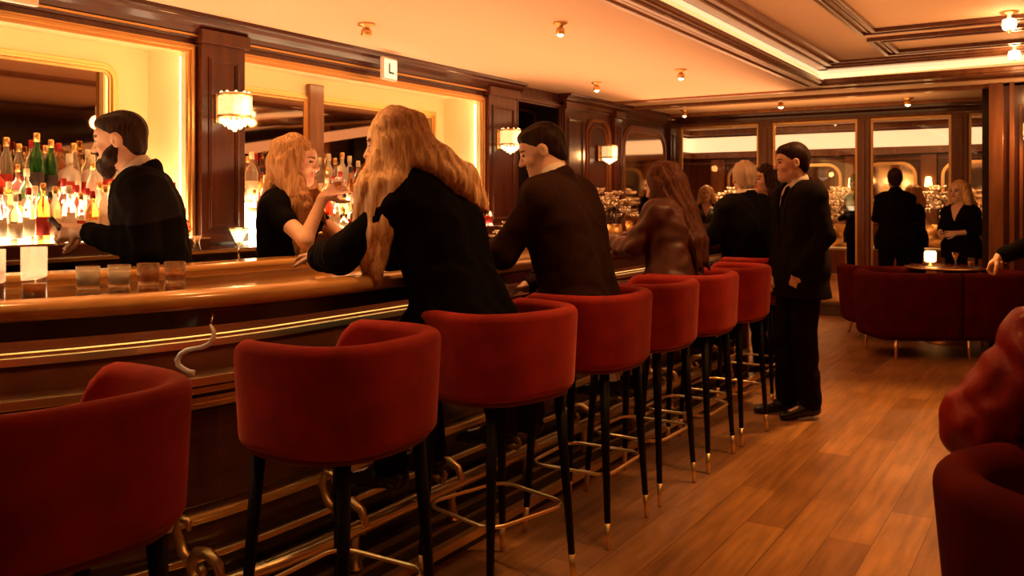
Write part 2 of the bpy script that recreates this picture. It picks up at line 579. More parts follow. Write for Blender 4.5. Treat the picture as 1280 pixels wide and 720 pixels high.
m = MB()
arch_frame(m, F, 8.5, 9.12, .3, 2.3, .2, .04, .03)
arch_frame(m, F, 8.58, 9.04, .4, 2.22, .16, .02, .02)
S(m, 'trim_18', M['woodl'], bevel=.003)
wall_mirror('arched_mirror', 9.42, 10.76, .85, 2.3, .3, F, 'tall arched wall mirror in a double frame near the far left corner', fw=.09, frame=M['woodl'], glass=M['mirror2'])

# right hand wall return and outer walls
m = MB().box(-.65, 3.2, 9.5, FY + .1, 0, CZ)
S(m, 'wall_return', M['wood'])
m = MB()
m.box(-.67, -.55, 9.46, 9.5, 0, 2.5).box(-.5, -.46, 9.46, 9.5, 0, 2.5)
for (a, b) in [(-.42, .25), (.33, 1.0)]:
    for i0, i1, t in [(0, .03, .035), (.05, .07, .02)]:
        m.box(a + i0, a + i1, 9.5 - t, 9.5, .95, 2.28).box(b - i1, b - i0, 9.5 - t, 9.5, .95, 2.28)
        m.box(a + i1, b - i1, 9.5 - t, 9.5, .95 + i0, .95 + i1).box(a + i1, b - i1, 9.5 - t, 9.5, 2.28 - i1, 2.28 - i0)
S(m, 'trim_19', M['woodl'], bevel=.003)
S(MB().box(-.76, -.67, 9.9, FY, 0, 2.5), 'trim_20', M['dark'])
S(MB().box(3.2, 3.3, -2.6, FY + 5.4, 0, 2.8), 'wall_right', M['wood'])
S(MB().box(-5.3, 3.2, -2.7, -2.6, 0, 2.8), 'wall_back', M['wood'])

# glazed partition: posts, header, sill, panes
m = MB()
m.box(-4.5, -.65, FY - .02, FY + .1, 2.37, CZ)
m.box(-4.5, -.65, FY - .04, FY, 2.385, 2.405)
S(m, 'trim_21', M['woodl'], bevel=.004)
m = MB().box(-4.5, -.65, FY - .03, FY + .12, 0, .16).box(-4.5, -.65, FY - .05, FY - .03, .12, .15)
S(m, 'baseboard_far', M['wood'], bevel=.004)
posts = [(-4.5, -4.42), (-3.36, -3.19), (-2.17, -2.03), (-1.16, -.99), (-.76, -.65)]
for k, (a, b) in enumerate(posts):
    mb = MB().box(a, b, FY - .03, FY + .08, .16, 2.37)
    if b - a > .1:
        mb.box(a + .05, b - .05, FY - .045, FY - .03, .2, 2.33)
    S(mb, f'trim_{22 + k}', M['woodl'], bevel=.006)
for k in range(4):
    a, b = posts[k][1], posts[k + 1][0]
    t = struct(empty(f'window_{k + 1}', ((a + b) / 2, FY + .03, .16)))
    w = (b - a) / 2
    fr = MB()
    fr.box(-w, -w + .03, -.02, .02, 0, 2.21).box(w - .03, w, -.02, .02, 0, 2.21).box(-w + .03, w - .03, -.02, .02, 0, .03).box(-w + .03, w - .03, -.02, .02, 2.18, 2.21)
    fr.build('window_frame', M['goldd'], t, bevel=.003)
    MB().box(-w + .03, w - .03, -.004, .004, .03, 2.18).build('pane', M['pane'], t)

# the second room behind the partition
BY = FY + 4.9
S(MB().box(-6.3, 3.2, FY + .1, BY + .1, 2.72, 2.8), 'ceiling_back_room', M['plaster'])
m = MB()
m.box(-6.3, 3.2, BY, BY + .1, 0, 2.72).box(-6.3, -6.2, FY + .1, BY, 0, 2.72).box(-6.2, -4.5, FY + .1, FY + .2, 0, 2.72)
S(m, 'wall_back_room', M['wood'])
m = MB()
m.box(-6.2, 3.2, BY - .02, BY, 2.30, 2.58).box(-6.2, -6.18, FY + .2, BY - .02, 2.30, 2.58)
S(m, 'trim_30', M['cove'])
m = MB()
for z0, z1, t in [(2.62, 2.72, .1), (2.18, 2.30, .14), (2.08, 2.11, .03), (1.0, 1.06, .05), (0, .12, .03)]:
    m.box(-6.2, 3.2, BY - t, BY, z0, z1).box(-6.2, -6.2 + t, FY + .2, BY - t, z0, z1)
for x in [-5.6, -4.4, -3.2, -2.0, -.8, .4]:
    m.box(x - .12, x + .12, BY - .07, BY, 0, 2.16)
S(m, 'trim_31', M['woodl'], bevel=.005)

# ------------------------------------------------------------------ the bar counter
Y0, Y1 = .45, 6.75
bar = empty('bar_counter', (-2.4, 3.0, 0), label='long dark wood bar counter with honey coloured rails and brass trim', cat='bar')


def bend(y):
    """the near end of the counter curves away from the aisle"""
    if y >= 2.2:
        return 0.
    if y < .6:
        return -.6912 + (y - .6) * .864
    return -.27 * (2.2 - y) ** 2


def warp(mb):
    bm = bmesh.new()
    vs = [bm.verts.new(v) for v in mb.v]
    for f, sm_ in zip(mb.f, mb.sm):
        try:
            bf = bm.faces.new([vs[i] for i in f])
            bf.smooth = sm_
        except ValueError:
            pass
    y = -.75
    while y < 2.25:
        g = bm.verts[:] + bm.edges[:] + bm.faces[:]
        bmesh.ops.bisect_plane(bm, geom=g, plane_co=(0, y, 0), plane_no=(0, 1, 0), dist=1e-5)
        y += .15
    bm.verts.index_update()
    mb.v = [(v.co.x + bend(v.co.y), v.co.y, v.co.z) for v in bm.verts]
    mb.f = [[v.index for v in f.verts] for f in bm.faces]
    mb.sm = [f.smooth for f in bm.faces]
    mb.mi = [0] * len(mb.f)
    bm.free()
    return mb


def bpart(mb, name, m, **k):
    warp(mb)
    mb.v = [(x + 2.4, y - 3.0, z) for x, y, z in mb.v]
    return mb.build(name, m, bar, **k)


bpart(MB().box(-2.86, -2.40, Y0, Y1, .1, 1.0), 'cabinet_body', M['woodh'])
bpart(MB().box(-2.86, -2.38, Y0, Y1, 1.0, 1.045), 'counter_frame', M['dark'])
bpart(MB().box(-2.86, -2.30, Y0, Y1, .0, .16).box(-2.4, -2.34, Y0, Y1, .16, .24), 'plinth', M['dark'], bevel=.006)
# apron under the top, set in two bands
ap = MB().ext([(-2.40, .80), (-2.355, .80), (-2.345, .84), (-2.335, .93), (-2.34, .96), (-2.34, 1.05), (-2.4, 1.05)], Y0, Y1)
bpart(ap, 'apron', M['apron'])
tr = MB()
for (x, z, w, h) in [(-2.342, .912, .018, .026), (-2.352, .786, .022, .030), (-2.375, .755, .016, .020), (-2.345, .945, .010, .006)]:
    tr.box(x, x + w, Y0, Y1, z, z + h)
bpart(tr, 'brass_trim', M['gold'], bevel=.003)
bpart(MB().box(-2.25, -2.22, Y0, Y1, 1.03, 1.042), 'under_counter_light', M['led'])
tr = MB()
for (x, z, w, h) in [(-2.345, .222, .02, .022), (-2.305, .145, .02, .024)]:
    tr.box(x, x + w, Y0, Y1, z, z + h)
bpart(tr, 'plinth_trim', M['gold'], bevel=.003)
# raised brass-framed panels on the front
y = .6
while y < Y1 - .4:
    f = MB()
    frame_x(f, -2.40, y, min(y + .98, Y1 - .1), .32, .735, .036, .018, steps=((0, 1.), (.45, 1.6)))
    bpart(f, 'panel_frame', M['gold'], bevel=.002)
    f = MB()
    f.box(-2.40, -2.392, y + .06, min(y + .92, Y1 - .16), .38, .69)
    bpart(f, 'panel', M['apron'] if False else M['woodh'], bevel=.003)
    y += 1.17
# top slab, rounded front rail, raised rear ledge
bpart(MB().box(-2.80, -2.16, Y0, Y1, 1.045, 1.09), 'bar_top', M['bartop'])
rail = [(-2.2, 1.06), (-2.13, 1.058)] + arc(-2.133, 1.086, .027, -80, 80, 8) + [(-2.16, 1.118), (-2.2, 1.112), (-2.22, 1.09)]
bpart(MB().ext(rail, Y0, Y1, smooth=True), 'front_rail', M['barrail'])
bpart(MB().ext([(-2.17, 1.005), (-2.15, 1.005), (-2.125, 1.058), (-2.2, 1.06), (-2.2, 1.045)], Y0, Y1), 'rail_underside', M['dark'])
led = [(-2.94, 1.02), (-2.78, 1.02), (-2.775, 1.045), (-2.785, 1.10)] + arc(-2.80, 1.12, .02, 0, 90, 4) + [(-2.93, 1.14), (-2.94, 1.13)]
bpart(MB().ext(led, Y0, Y1), 'rear_ledge', M['barrail'], bevel=.004)
bpart(MB().box(-2.778, -2.770, Y0, Y1, 1.09, 1.098), 'ledge_trim', M['gold'])
bpart(MB().box(-2.86, -2.13, Y1, Y1 + .04, .0, 1.02), 'end_panel', M['wood'], bevel=.01)
# platform step with brass nosings
st = empty('foot_platform', (-2.15, 3.0, 0), label='low dark step with brass edge strips running along the foot of the bar', cat='step')
def wpart(mb, ox, name, m, parent, **k):
    warp(mb)
    mb.v = [(x - ox, y - 3.0, z) for x, y, z in mb.v]
    return mb.build(name, m, parent, **k)


wpart(MB().box(-2.299, -2.03, Y0, Y1, 0, .055), -2.15, 'step', M['dark'], st)
wpart(MB().box(-2.05, -2.015, Y0, Y1, .030, .064), -2.15, 'nosing', M['gold'], st)
wpart(MB().box(-2.15, -2.132, Y0, Y1, .055, .060).box(-2.25, -2.22, Y0, Y1, .055, .062), -2.15, 'inlay_strip', M['goldd'], st)
# foot rail with scroll brackets
fr = empty('foot_rail', (-2.13, 3.0, .22), label='brass foot rail on curled scroll brackets along the bar front', cat='foot rail')
rt_ = MB().tube([(-2.13, Y0, .0), (-2.13, Y1, .0)], .021, 14)
wpart(rt_, -2.13, 'rail_tube', M['gold'], fr)
sp = []
for k in range(26):
    a = R(-60 + k * 14)
    r = .035 + k * .0026
    sp.append((-.12 + r * math.cos(a), 0, .10 + r * math.sin(a)))
pts = [(0, 0, .0), (-.03, 0, .05), (-.045, 0, .085)]
yy = .6
br = MB()
br.tube([(0, 0, -.02), (.012, 0, .02), (-.005, 0, .06), (-.05, 0, .085), (-.10, 0, .075), (-.13, 0, .04), (-.12, 0, 0), (-.085, 0, -.005), (-.07, 0, .022), (-.09, 0, .04)],
        [.012, .014, .017, .018, .02, .019, .016, .014, .012, .010], 10)
br.tube([(-.13, 0, .04), (-.17, 0, .06), (-.2, 0, .12), (-.18, 0, .17), (-.145, 0, .165), (-.14, 0, .135)], [.014, .016, .015, .013, .011, .008], 10)
br.tube([(-.03, 0, -.02), (-.04, 0, -.08), (-.03, 0, -.155)], [.012, .016, .024], 10)
first = None
while yy < Y1 - .2:
    if first is None:
        first = br.build('scroll_bracket', M['goldd'], fr, loc=(bend(yy), yy - 3, 0))
    else:
        c = first.copy()
        COL.objects.link(c)
        c.parent = fr
        c.location = (bend(yy), yy - 3, 0)
    yy += .585
# bright S-shaped bag hook under the counter
hk = [(.055, .0), (.062, .02), (.05, .045), (.02, .055), (-.01, .06), (-.03, .075), (-.035, .095), (-.02, .11), (.0, .115)]
hk = MB().tube([(x * .0024, 0, -y * .0024) for x, y in [(19, -30), (23, -22), (23, -14), (18, -6), (10, -2), (0, 0), (-10, 2), (-18, 7), (-22, 14), (-21, 20), (-15, 25), (-7, 29), (-1, 30)]],
               [.003, .006, .0075, .008, .0075, .007, .0075, .008, .0085, .008, .0075, .008, .009], 12)
o = hk.build('bag_hook', M['hook'], None, loc=(-2.20, 1.70, .943))
o.rotation_euler = (0, 0, R(CAM_YAW))
tag(o, 'bright curled metal bag hook under the near end of the bar top', 'hook')
hs = MB().tube([(.046, .0, .072), (.046, .01, .085), (.046, .02, .10)], .0045, 8).build('hook_screw', M['steel'], o)

# ------------------------------------------------------------------ back bar
bb = empty('back_bar', (-4.2, 3.0, 0), label='low dark wood back bar cabinet under the bottle display', cat='cabinet')
def bbp(mb, name, m, **k):
    mb.v = [(x + 4.2, y - 3.0, z) for x, y, z in mb.v]
    return mb.build(name, m, bb, **k)
bbp(MB().box(WX + .05, -4.02, -.9, 7.0, .1, 1.08), 'cabinet_body', M['woodh'])
bbp(MB().box(WX + .05, -3.95, -.9, 7.0, 1.08, 1.12).box(-4.02, -3.98, -.9, 7.0, .99, 1.03), 'counter_top', M['bartop'], bevel=.006)
bbp(MB().box(-3.95, -3.94, -.9, 7.0, 1.10, 1.115).box(-4.02, -4.0, -.9, 7.0, .94, .955).box(-4.02, -4.005, -.9, 7.0, .86, .87), 'brass_trim', M['goldd'])
yy = -.6
while yy < 6.6:
    dr = MB().box(-4.02, -4.0, yy, yy + .5, .2, .82)
    d = bbp(dr, 'door', M['wood'], bevel=.004)
    kb = MB().lathe([(.006, 0), (.014, .01), (.0, .022)], (0, 0, 0), 10)
    k = kb.build('knob', M['gold'], d, loc=(.2, yy + .45 - 3, .55))
    k.rotation_euler = (0, R(90), 0)
    yy += .56
# lit stepped shelves
STEP = {}
for k, (y0, y1) in enumerate([(N1[0] + .02, N1[1] - .03), (N2[0] + .03, N2[1] - .03)]):
    t = empty('bottle_display', (-4.6, (y0 + y1) / 2, 1.12), label='glowing stepped bottle shelf in the ' + ['niche behind the bearded bartender', 'niche behind the two blonde women'][k], cat='shelf')
    yc = (y0 + y1) / 2
    for (xa, xb, zt) in [(-4.46, -4.24, 1.17), (-4.66, -4.46, 1.27), (-4.88, -4.66, 1.37)]:
        MB().box(xa + 4.6, xb + 4.6, y0 - yc, y1 - yc, 0 if xb > -4.4 else 0.0, zt - 1.12).build('lit_step', M['step'], t, bevel=.003)
    MB().box(-4.245 + 4.6, -4.235 + 4.6, y0 - yc, y1 - yc, 0, .044).build('front_board', M['woodh'], t)
    MB().box(-4.245 + 4.6, -4.233 + 4.6, y0 - yc, y1 - yc, .044, .054).build('edge_strip', M['gold'], t)

# ------------------------------------------------------------------ bottles
def bottle(kind, glass, label, cap, liquid=None):
    prof = {
        'round': [(.0, 0), (.034, 0), (.037, .006), (.037, .17), (.033, .195), (.016, .225), (.0135, .235), (.0135, .285), (.0, .285)],
        'tall': [(.0, 0), (.031, 0), (.033, .006), (.033, .21), (.026, .24), (.015, .262), (.013, .27), (.013, .325), (.0, .325)],
        'squat': [(.0, 0), (.045, 0), (.049, .008), (.049, .12), (.042, .148), (.017, .165), (.015, .172), (.015, .215), (.0, .215)],
        'slim': [(.0, 0), (.026, 0), (.028, .006), (.028, .20), (.020, .235), (.012, .25), (.012, .30), (.0, .30)],
        'globe': [(.0, 0), (.030, 0), (.044, .02), (.052, .055), (.048, .09), (.030, .12), (.015, .14), (.0125, .15), (.0125, .205), (.0, .205)],
        'cognac': [(.0, 0), (.040, 0), (.052, .02), (.054, .05), (.046, .09), (.026, .13), (.015, .17), (.0135, .18), (.0135, .24), (.0, .24)],
    }[kind]
    top = prof[-1][1]
    n = 14
    o = MB().lathe(prof[:-1] + [(.0, top)], n=n).build('bottle', glass)
    lz = {'round': (.04, .13, .0385), 'tall': (.05, .15, .0345), 'squat': (.03, .10, .0505), 'slim': (.05, .14, .0295), 'globe': (.035, .075, .0535), 'cognac': (.03, .07, .0555)}[kind]
    MB().lathe([(lz[2], lz[0]), (lz[2], lz[1])], n=n).build('paper_label', label, o)
    MB().lathe([(.0, top - .03), (.0155, top - .03), (.0155, top + .008), (.012, top + .014), (.0, top + .014)], n=10).build('cap', cap, o)
    return o


protos = []
specs = [('round', 'clear', 'pale', 'capw'), ('tall', 'whisky', 'redl', 'capg'), ('squat', 'amberb', 'pale', 'capw'), ('slim', 'clear', 'redl', 'capg'),
         ('globe', 'redb', 'goldl', 'capg'), ('cognac', 'whisky', 'goldl', 'capg'), ('round', 'amberb', 'pale', 'capr'), ('tall', 'green', 'darkl', 'capg'),
         ('squat', 'clear', 'redl', 'capg'), ('slim', 'frost', 'darkl', 'capw'), ('round', 'whisky', 'darkl', 'capd'), ('tall', 'clear', 'pale', 'capr'),
         ('squat', 'frost', 'redl', 'capw'), ('round', 'redb', 'pale', 'capd'), ('globe', 'clear', 'pale', 'capg'), ('round', 'brownb', 'pale', 'capg'),
         ('tall', 'frost', 'pale', 'capg'), ('cognac', 'amberb', 'redl', 'capd')]
shape_w = dict(round='straight-sided', tall='tall', squat='squat', slim='slender', globe='globe-shaped', cognac='wide-bellied')
glass_w = dict(clear='clear', whisky='golden', amberb='amber', redb='red', green='green', frost='frosted', brownb='brown')
lab_w = dict(pale='cream', redl='red', darkl='black', goldl='gold')
cap_w = dict(capd='dark', capg='gold', capr='red')
rnd = random.Random(11)
first_used = {}
rows = [(-4.285, 1.17, 'front row'), (-4.39, 1.17, 'second row'), (-4.56, 1.27, 'middle row'), (-4.715, 1.37, 'top row'), (-4.83, 1.37, 'back row')]
RAD = dict(round=.038, tall=.034, squat=.051, slim=.03, globe=.054, cognac=.056)
for ni, (y0, y1, nname) in enumerate([(1.55, N1[1] - .09, 'left niche'), (N2[0] + .09, N2[1] - .10, 'right niche')]):
    for ri, (x, z, rn) in enumerate(rows):
        y = y0 + rnd.random() * .05
        while y < y1 - .06:
            pick = rnd.choice([0, 1, 3, 6, 9, 10, 11, 13, 16, 0, 11, 16, 3]) if ri in (1, 4) else rnd.choice([0, 1, 2, 3, 4, 5, 6, 8, 8, 9, 9, 10, 11, 12, 12, 13, 14, 14, 15, 16, 16, 17, 0, 0, 8, 12, 11, 3])
            if ri == 3 and ni == 0 and abs(y - 2.62) < .09:
                pick = 7
            sp_ = specs[pick]
            big = 1.1 if ri >= 3 else .88
            s = big * rnd.uniform(.92, 1.12) * (.92 if sp_[0] in ('globe', 'cognac') else 1)
            rr_ = RAD[sp_[0]] * s
            y += rr_
            if pick not in first_used:
                o = bottle(sp_[0], B[sp_[1]], B[sp_[2]], B[sp_[3]])
                first_used[pick] = o
            else:
                o = copy_tree(first_used[pick])
            o.location = (x + rnd.uniform(-.008, .008), y, z)
            o.scale = (s, s, s)
            o.rotation_euler = (0, 0, rnd.uniform(-3, 3))
            lb = f'{shape_w[sp_[0]]} {glass_w[sp_[1]]} bottle, {lab_w[sp_[2]]} label, {rn}, {nname}'
            tag(o, lb, 'bottle', lb.replace(' bottle,', ' bottles,'))
            y += rr_ + .003 + rnd.random() * .008
LABEL_COUNTS = {}

# glasses ------------------------------------------------------------------
def tumbler(r, h, fill, liquid=True, liq=None):
    o = MB().lathe([(0, 0), (r * .88, 0), (r, .004), (r * 1.04, h), (r * .96, h), (r * .90, .014), (0, .012)], n=24).build('glass', M['glass'])
    if liquid:
        MB().lathe([(0, .013), (r * .89, .0145), (r * .93, fill * h), (0, fill * h)], n=24).build('drink', liq or M['amber'], o)
    return o


def at(o, name, loc, label, cat, group=None):
    o.name = name
    o.location = loc
    return tag(o, label, cat, group)


at(tumbler(.033, .155, .6), 'highball_glass', (-2.56, 1.30, 1.091), 'tall glass of amber drink, leftmost on the bar top', 'glass')
at(tumbler(.033, .16, .35), 'highball_glass', (-2.49, 1.38, 1.091), 'tall half-empty glass, right of the leftmost glass on the bar', 'glass')
for k, (y, fl, lb) in enumerate([(1.70, .8, 'short pale glass beside the tall glasses on the bar top'), (1.80, .7, 'short pale glass, second in the row of low glasses'),
                                 (1.90, .6, 'short amber glass, third in the row of low glasses'), (2.0, .5, 'short amber glass, rightmost in the row of low glasses')]):
    at(tumbler(.036, .075, fl, liq=M['milk'] if k < 2 else M['whiskyl']), 'lowball_glass', (-2.69 + bend(y) * .8, y, 1.091), lb, 'glass')


def stem_glass(r, bowl, stem, liq=M['amber'], fill=.7):
    h = stem
    o = MB().lathe([(0, 0), (.032, 0), (.032, .003), (.006, .008), (.004, h), (.008, h + .004), (r, h + bowl), (r * .95, h + bowl), (.003, h + .01), (0, h + .01)], n=24).build('glass', M['glass'])
    if liq:
        MB().lathe([(0, h + .0105), (.004, h + .012), (r * .95 * fill, h + bowl * fill), (0, h + bowl * fill)], n=24).build('drink', liq, o)
    return o


g = at(stem_glass(.042, .075, .06, liq=None), 'goblet', (-2.87, 2.43, 1.14), 'clear goblet with a glowing candle on the rear ledge of the bar', 'glass')
MB().lathe([(0, .074), (.014, .078), (.030, .118), (.0, .122)], n=16).build('candle_glow', M['flame'], g)
light('POINT', 'candle_lamp', (-2.87, 2.43, 1.30), .5, WARM, .02)
at(stem_glass(.035, .09, .05), 'wine_glass', (-2.72, 3.0, 1.091), 'small stemmed glass by the clasped hands on the bar', 'glass')
at(tumbler(.03, .10, .8), 'beer_glass', (-2.50, 3.06, 1.091), 'short glass of golden drink beside the blonde woman\'s hand', 'glass')
at(tumbler(.03, .06, .5), 'shot_glass', (-2.40, 2.92, 1.091), 'small glass just below the seated blonde woman\'s cuff', 'glass')

# shakers and clutter along the back counter
for k, (y, lb) in enumerate([(2.75, 'steel measuring cup on the back counter beside the bartender'), (3.1, 'steel measuring cup left of the near pilaster')]):
    at(MB().lathe([(0, 0), (.024, 0), (.014, .035), (.024, .075), (.021, .075), (.0, .04)], n=16).build('jigger', M['steel']), 'jigger', (-4.0, y, 1.12), lb, 'jigger')


def candle(loc, label, s=1.0, power=.5):
    t = empty('table_candle', loc, label=label, cat='candle')
    MB().lathe([(0, 0), (.03 * s, 0), (.034 * s, .075 * s), (.031 * s, .075 * s), (.027 * s, .006), (0, .005)], n=18).build('holder', M['glass'], t)
    MB().lathe([(0, .006), (.026 * s, .006), (.028 * s, .06 * s), (0, .062 * s)], n=16).build('candle_glow', M['flame'], t)
    if power:
        light('POINT', 'candle_lamp', (loc[0], loc[1], loc[2] + .12), power, WARM, .03)
    return t


candle((-2.88, 4.12, 1.14), 'lit candle in a glass holder on the rear ledge before the seated man')
candle((-2.86, 5.3, 1.14), 'lit candle on the rear ledge beyond the auburn-haired woman')
# flower bowls on the bar
def flowers(loc, label, s=1.0, n=26, seed=1):
    t = empty('flower_arrangement', loc, label=label, cat='flowers')
    MB().lathe([(0, 0), (.045 * s, 0), (.06 * s, .03 * s), (.05 * s, .075 * s), (.046 * s, .075 * s), (.04 * s, .01), (0, .01)], n=20).build('vase', M['goldd'], t)
    rr = random.Random(seed)
    pet, leaf = MB(), MB()
    for k in range(n):
        a, b = rr.uniform(0, 2 * math.pi), rr.uniform(.1, 1.45)
        r = s * rr.uniform(.07, .12)
        c = Vector((r * math.cos(a) * math.sin(b), r * math.sin(a) * math.sin(b), .075 * s + r * math.cos(b)))
        leaf.tube([(0, 0, .05 * s), tuple(c * .6), tuple(c)], .002, 5)
        for q in range(6):
            qa = q * math.pi / 3 + a
            d = Vector((math.cos(qa), math.sin(qa), .35)) * .017 * s
            e = Vector((-math.sin(qa), math.cos(qa), 0)) * .009 * s
            up = Vector((0, 0, .006 * s))
            pet.add([c, c + d * .6 + e, c + d + up, c + d * .6 - e, c + d * .5 + up * 1.4], [(0, 1, 4), (1, 2, 4), (2, 3, 4), (3, 0, 4)], True)
    pet.build('blossoms', M['petal'], t)['kind'] = 'stuff'
    leaf.build('stems', M['dark'], t)
    return t


flowers((-2.55, 3.98, 1.091), 'small pale flower arrangement on the bar before the seated man', .95, 26, 3)
flowers((-2.6, 5.25, 1.091), 'tall pale flower arrangement on the bar at the arched mirror', 1.9, 46, 4)
for k, (x, y, lb) in enumerate([(-2.42, 4.35, 'stemmed glass on the bar between the seated man and the auburn-haired woman'), (-2.5, 4.85, 'stemmed glass on the bar before the auburn-haired woman'),
                                (-2.48, 5.6, 'stemmed glass on the bar before the silver-haired man'), (-2.55, 6.1, 'stemmed glass at the far end of the bar')]):
    at(stem_glass(.036, .08, .06), 'wine_glass', (x, y, 1.091), lb, 'glass')
o = MB().box(-.13, .13, -.09, .09, 0, .004).build('menu_card', M['shirt'])
at(o, 'menu_card', (-2.42, 4.72, 1.091), 'pale menu card lying on the bar beside the auburn-haired woman', 'menu')
o.rotation_euler = (0, 0, .3)

# ------------------------------------------------------------------ bar stools
def shell(mb, a, b, z0, z1, th, open_deg, zend, n=44, expo=2.7, taper=.94, mi=0, a_from=None, a_to=None):
    """upholstered wrap-round back: open side faces +y; a half width x, b half depth y"""
    rings = []
    A0 = 90 + open_deg if a_from is None else a_from
    A1 = 450 - open_deg if a_to is None else a_to
    for i in range(n + 1):
        u = i / n
        ang = R(A0 + (A1 - A0) * u)
        c, s = math.cos(ang), math.sin(ang)
        k = (abs(c) ** expo + abs(s) ** expo) ** (-1 / expo)
        px, py = a * c * k, b * s * k
        nx, ny = c, s
        e = min(u, 1 - u) * 2
        ef = max(0, 1 - e / .14) if a_from is None else 0
        zt = z1 - (z1 - zend) * ef ** 2
        h = zt - z0
        r = th * .48
        prof = rrect(-th / 2, th / 2, 0, h, min(r, h * .4), 5)
        tt = 1.0
        if a_from is None and (i == 0 or i == n):
            tt = .55
        ring = []
        for (q, z) in prof:
            f = taper + (1 - taper) * (z / max(h, 1e-4))
            ring.append(((px - nx * th / 2) * f + nx * q * tt, (py - ny * th / 2) * f + ny * q * tt, z0 + (z if tt == 1 else h * .04 + z * .92)))
        rings.append(ring)
    mb.rings(rings, mi=mi)
    return mb


def superdisc(mb, a, b, z0, z1, rnd_=.02, expo=2.7, n=36, mi=0):
    prof = [(.0, z0), (.86, z0), (.97, z0 + rnd_ * .4), (1, z0 + rnd_), (1, z1 - rnd_), (.97, z1 - rnd_ * .4), (.86, z1), (.0, z1 + .004)]
    rings = []
    for (f, z) in prof:
        ring = []
        for k in range(n):
            ang = 2 * math.pi * k / n
            c, s = math.cos(ang), math.sin(ang)
            q = (abs(c) ** expo + abs(s) ** expo) ** (-1 / expo)
            ring.append((a * c * q * max(f, .001), b * s * q * max(f, .001), z))
        rings.append(ring)
    mb.rings(rings, mi=mi)
    return mb


def make_stool():
    t = empty('bar_stool', (0, 0, 0))
    shell(MB(), .283, .258, .705, 1.005, .062, 40, .91).build('backrest', M['velvet'], t)
    superdisc(MB(), .25, .225, .685, .72, .012).build('seat_base', M['piping'], t)
    superdisc(MB(), .222, .20, .72, .80, .03).build('seat_cushion', M['velvet'], t)
    for sx in (-1, 1):
        for sy in (-1, 1):
            top = Vector((sx * .165, sy * .155, .69))
            bot = Vector((sx * .205, sy * .19, .0))
            tip = bot + (top - bot) * .15
            lg = MB().tube([tuple(top), tuple(tip)], [.021, .0125], 12).build('leg', M['leg'], t)
            MB().tube([tuple(tip), tuple(bot + Vector((0, 0, .001)))], [.0128, .0095], 12).build('brass_tip', M['gold'], lg)
    p = _loop(-.19, .19, -.178, .178, .07)
    MB().tube([(x, y, .285) for x, y in p], .0075, 8, closed=True).build('foot_ring', M['gold'], t)
    return t


stool0 = make_stool()
stools = [(-1.78, .995, -4, 'large red velvet bar stool cut off at the left edge, nearest the camera'),
          (-1.78, 1.875, 2, 'empty red velvet bar stool, second from the left'),
          (-1.76, 2.66, -14, 'red velvet bar stool under the seated blonde woman in black'),
          (-1.75, 3.345, 2, 'red velvet bar stool under the man in the brown suit'),
          (-1.76, 3.925, -1, 'red velvet bar stool right behind the seated man in the brown suit'),
          (-1.75, 4.50, 1, 'red velvet bar stool under the auburn-haired woman'),
          (-1.75, 5.09, -3, 'empty red velvet bar stool left of the standing man'),
          (-1.87, 6.06, 0, 'red velvet bar stool under the silver-haired man, hidden behind the standing man')]
for i, (x, y, a, lb) in enumerate(stools):
    o = stool0 if i == 0 else copy_tree(stool0)
    o.location = (x, y, 0)
    o.rotation_euler = (0, 0, R(90 + a))
    tag(o, lb, 'bar stool', 'red velvet bar stools along the counter')

# ------------------------------------------------------------------ lounge seats
def camrot():
    return R(CAM_YAW)


sofa = empty('sofa', (-1.02, 8.86, 0), R(CAM_YAW + 2), 'low dark red two-seat sofa with its back to the camera', 'sofa')
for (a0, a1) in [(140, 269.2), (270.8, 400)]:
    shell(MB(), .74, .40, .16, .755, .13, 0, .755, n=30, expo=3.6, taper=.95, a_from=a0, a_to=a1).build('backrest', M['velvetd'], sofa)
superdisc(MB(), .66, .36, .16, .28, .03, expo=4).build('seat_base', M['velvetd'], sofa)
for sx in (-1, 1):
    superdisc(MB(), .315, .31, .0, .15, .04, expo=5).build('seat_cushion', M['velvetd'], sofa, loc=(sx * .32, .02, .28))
for (x, y) in [(-.55, -.30), (.06, -.36), (.6, -.28), (-.55, .28), (.55, .28)]:
    MB().tube([(x, y, .17), (x * 1.02, y * 1.05, .001)], [.017, .010], 10).build('leg', M['gold'], sofa)


def armchair(loc, rz, label, s=1.0, m=M['velvetd']):
    t = empty('armchair', loc, rz, label, 'armchair')
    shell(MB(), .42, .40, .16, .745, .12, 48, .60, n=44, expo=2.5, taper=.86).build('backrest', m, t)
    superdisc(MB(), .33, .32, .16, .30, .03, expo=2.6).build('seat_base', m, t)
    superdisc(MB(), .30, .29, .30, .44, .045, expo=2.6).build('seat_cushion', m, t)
    for sx in (-1, 1):
        for sy in (-1, 1):
            MB().tube([(sx * .22, sy * .2, .17), (sx * .26, sy * .24, .001)], [.017, .010], 10).build('leg', M['gold'], t)
    t.scale = (s, s, s)
    return t


armchair((-1.66, 9.62, 0), R(CAM_YAW - 10), 'red armchair half hidden behind the left end of the sofa', 1.0)
armchair((.14, 2.44, 0), R(CAM_YAW - 66), 'dark red armchair in the lower right corner', 1.0)

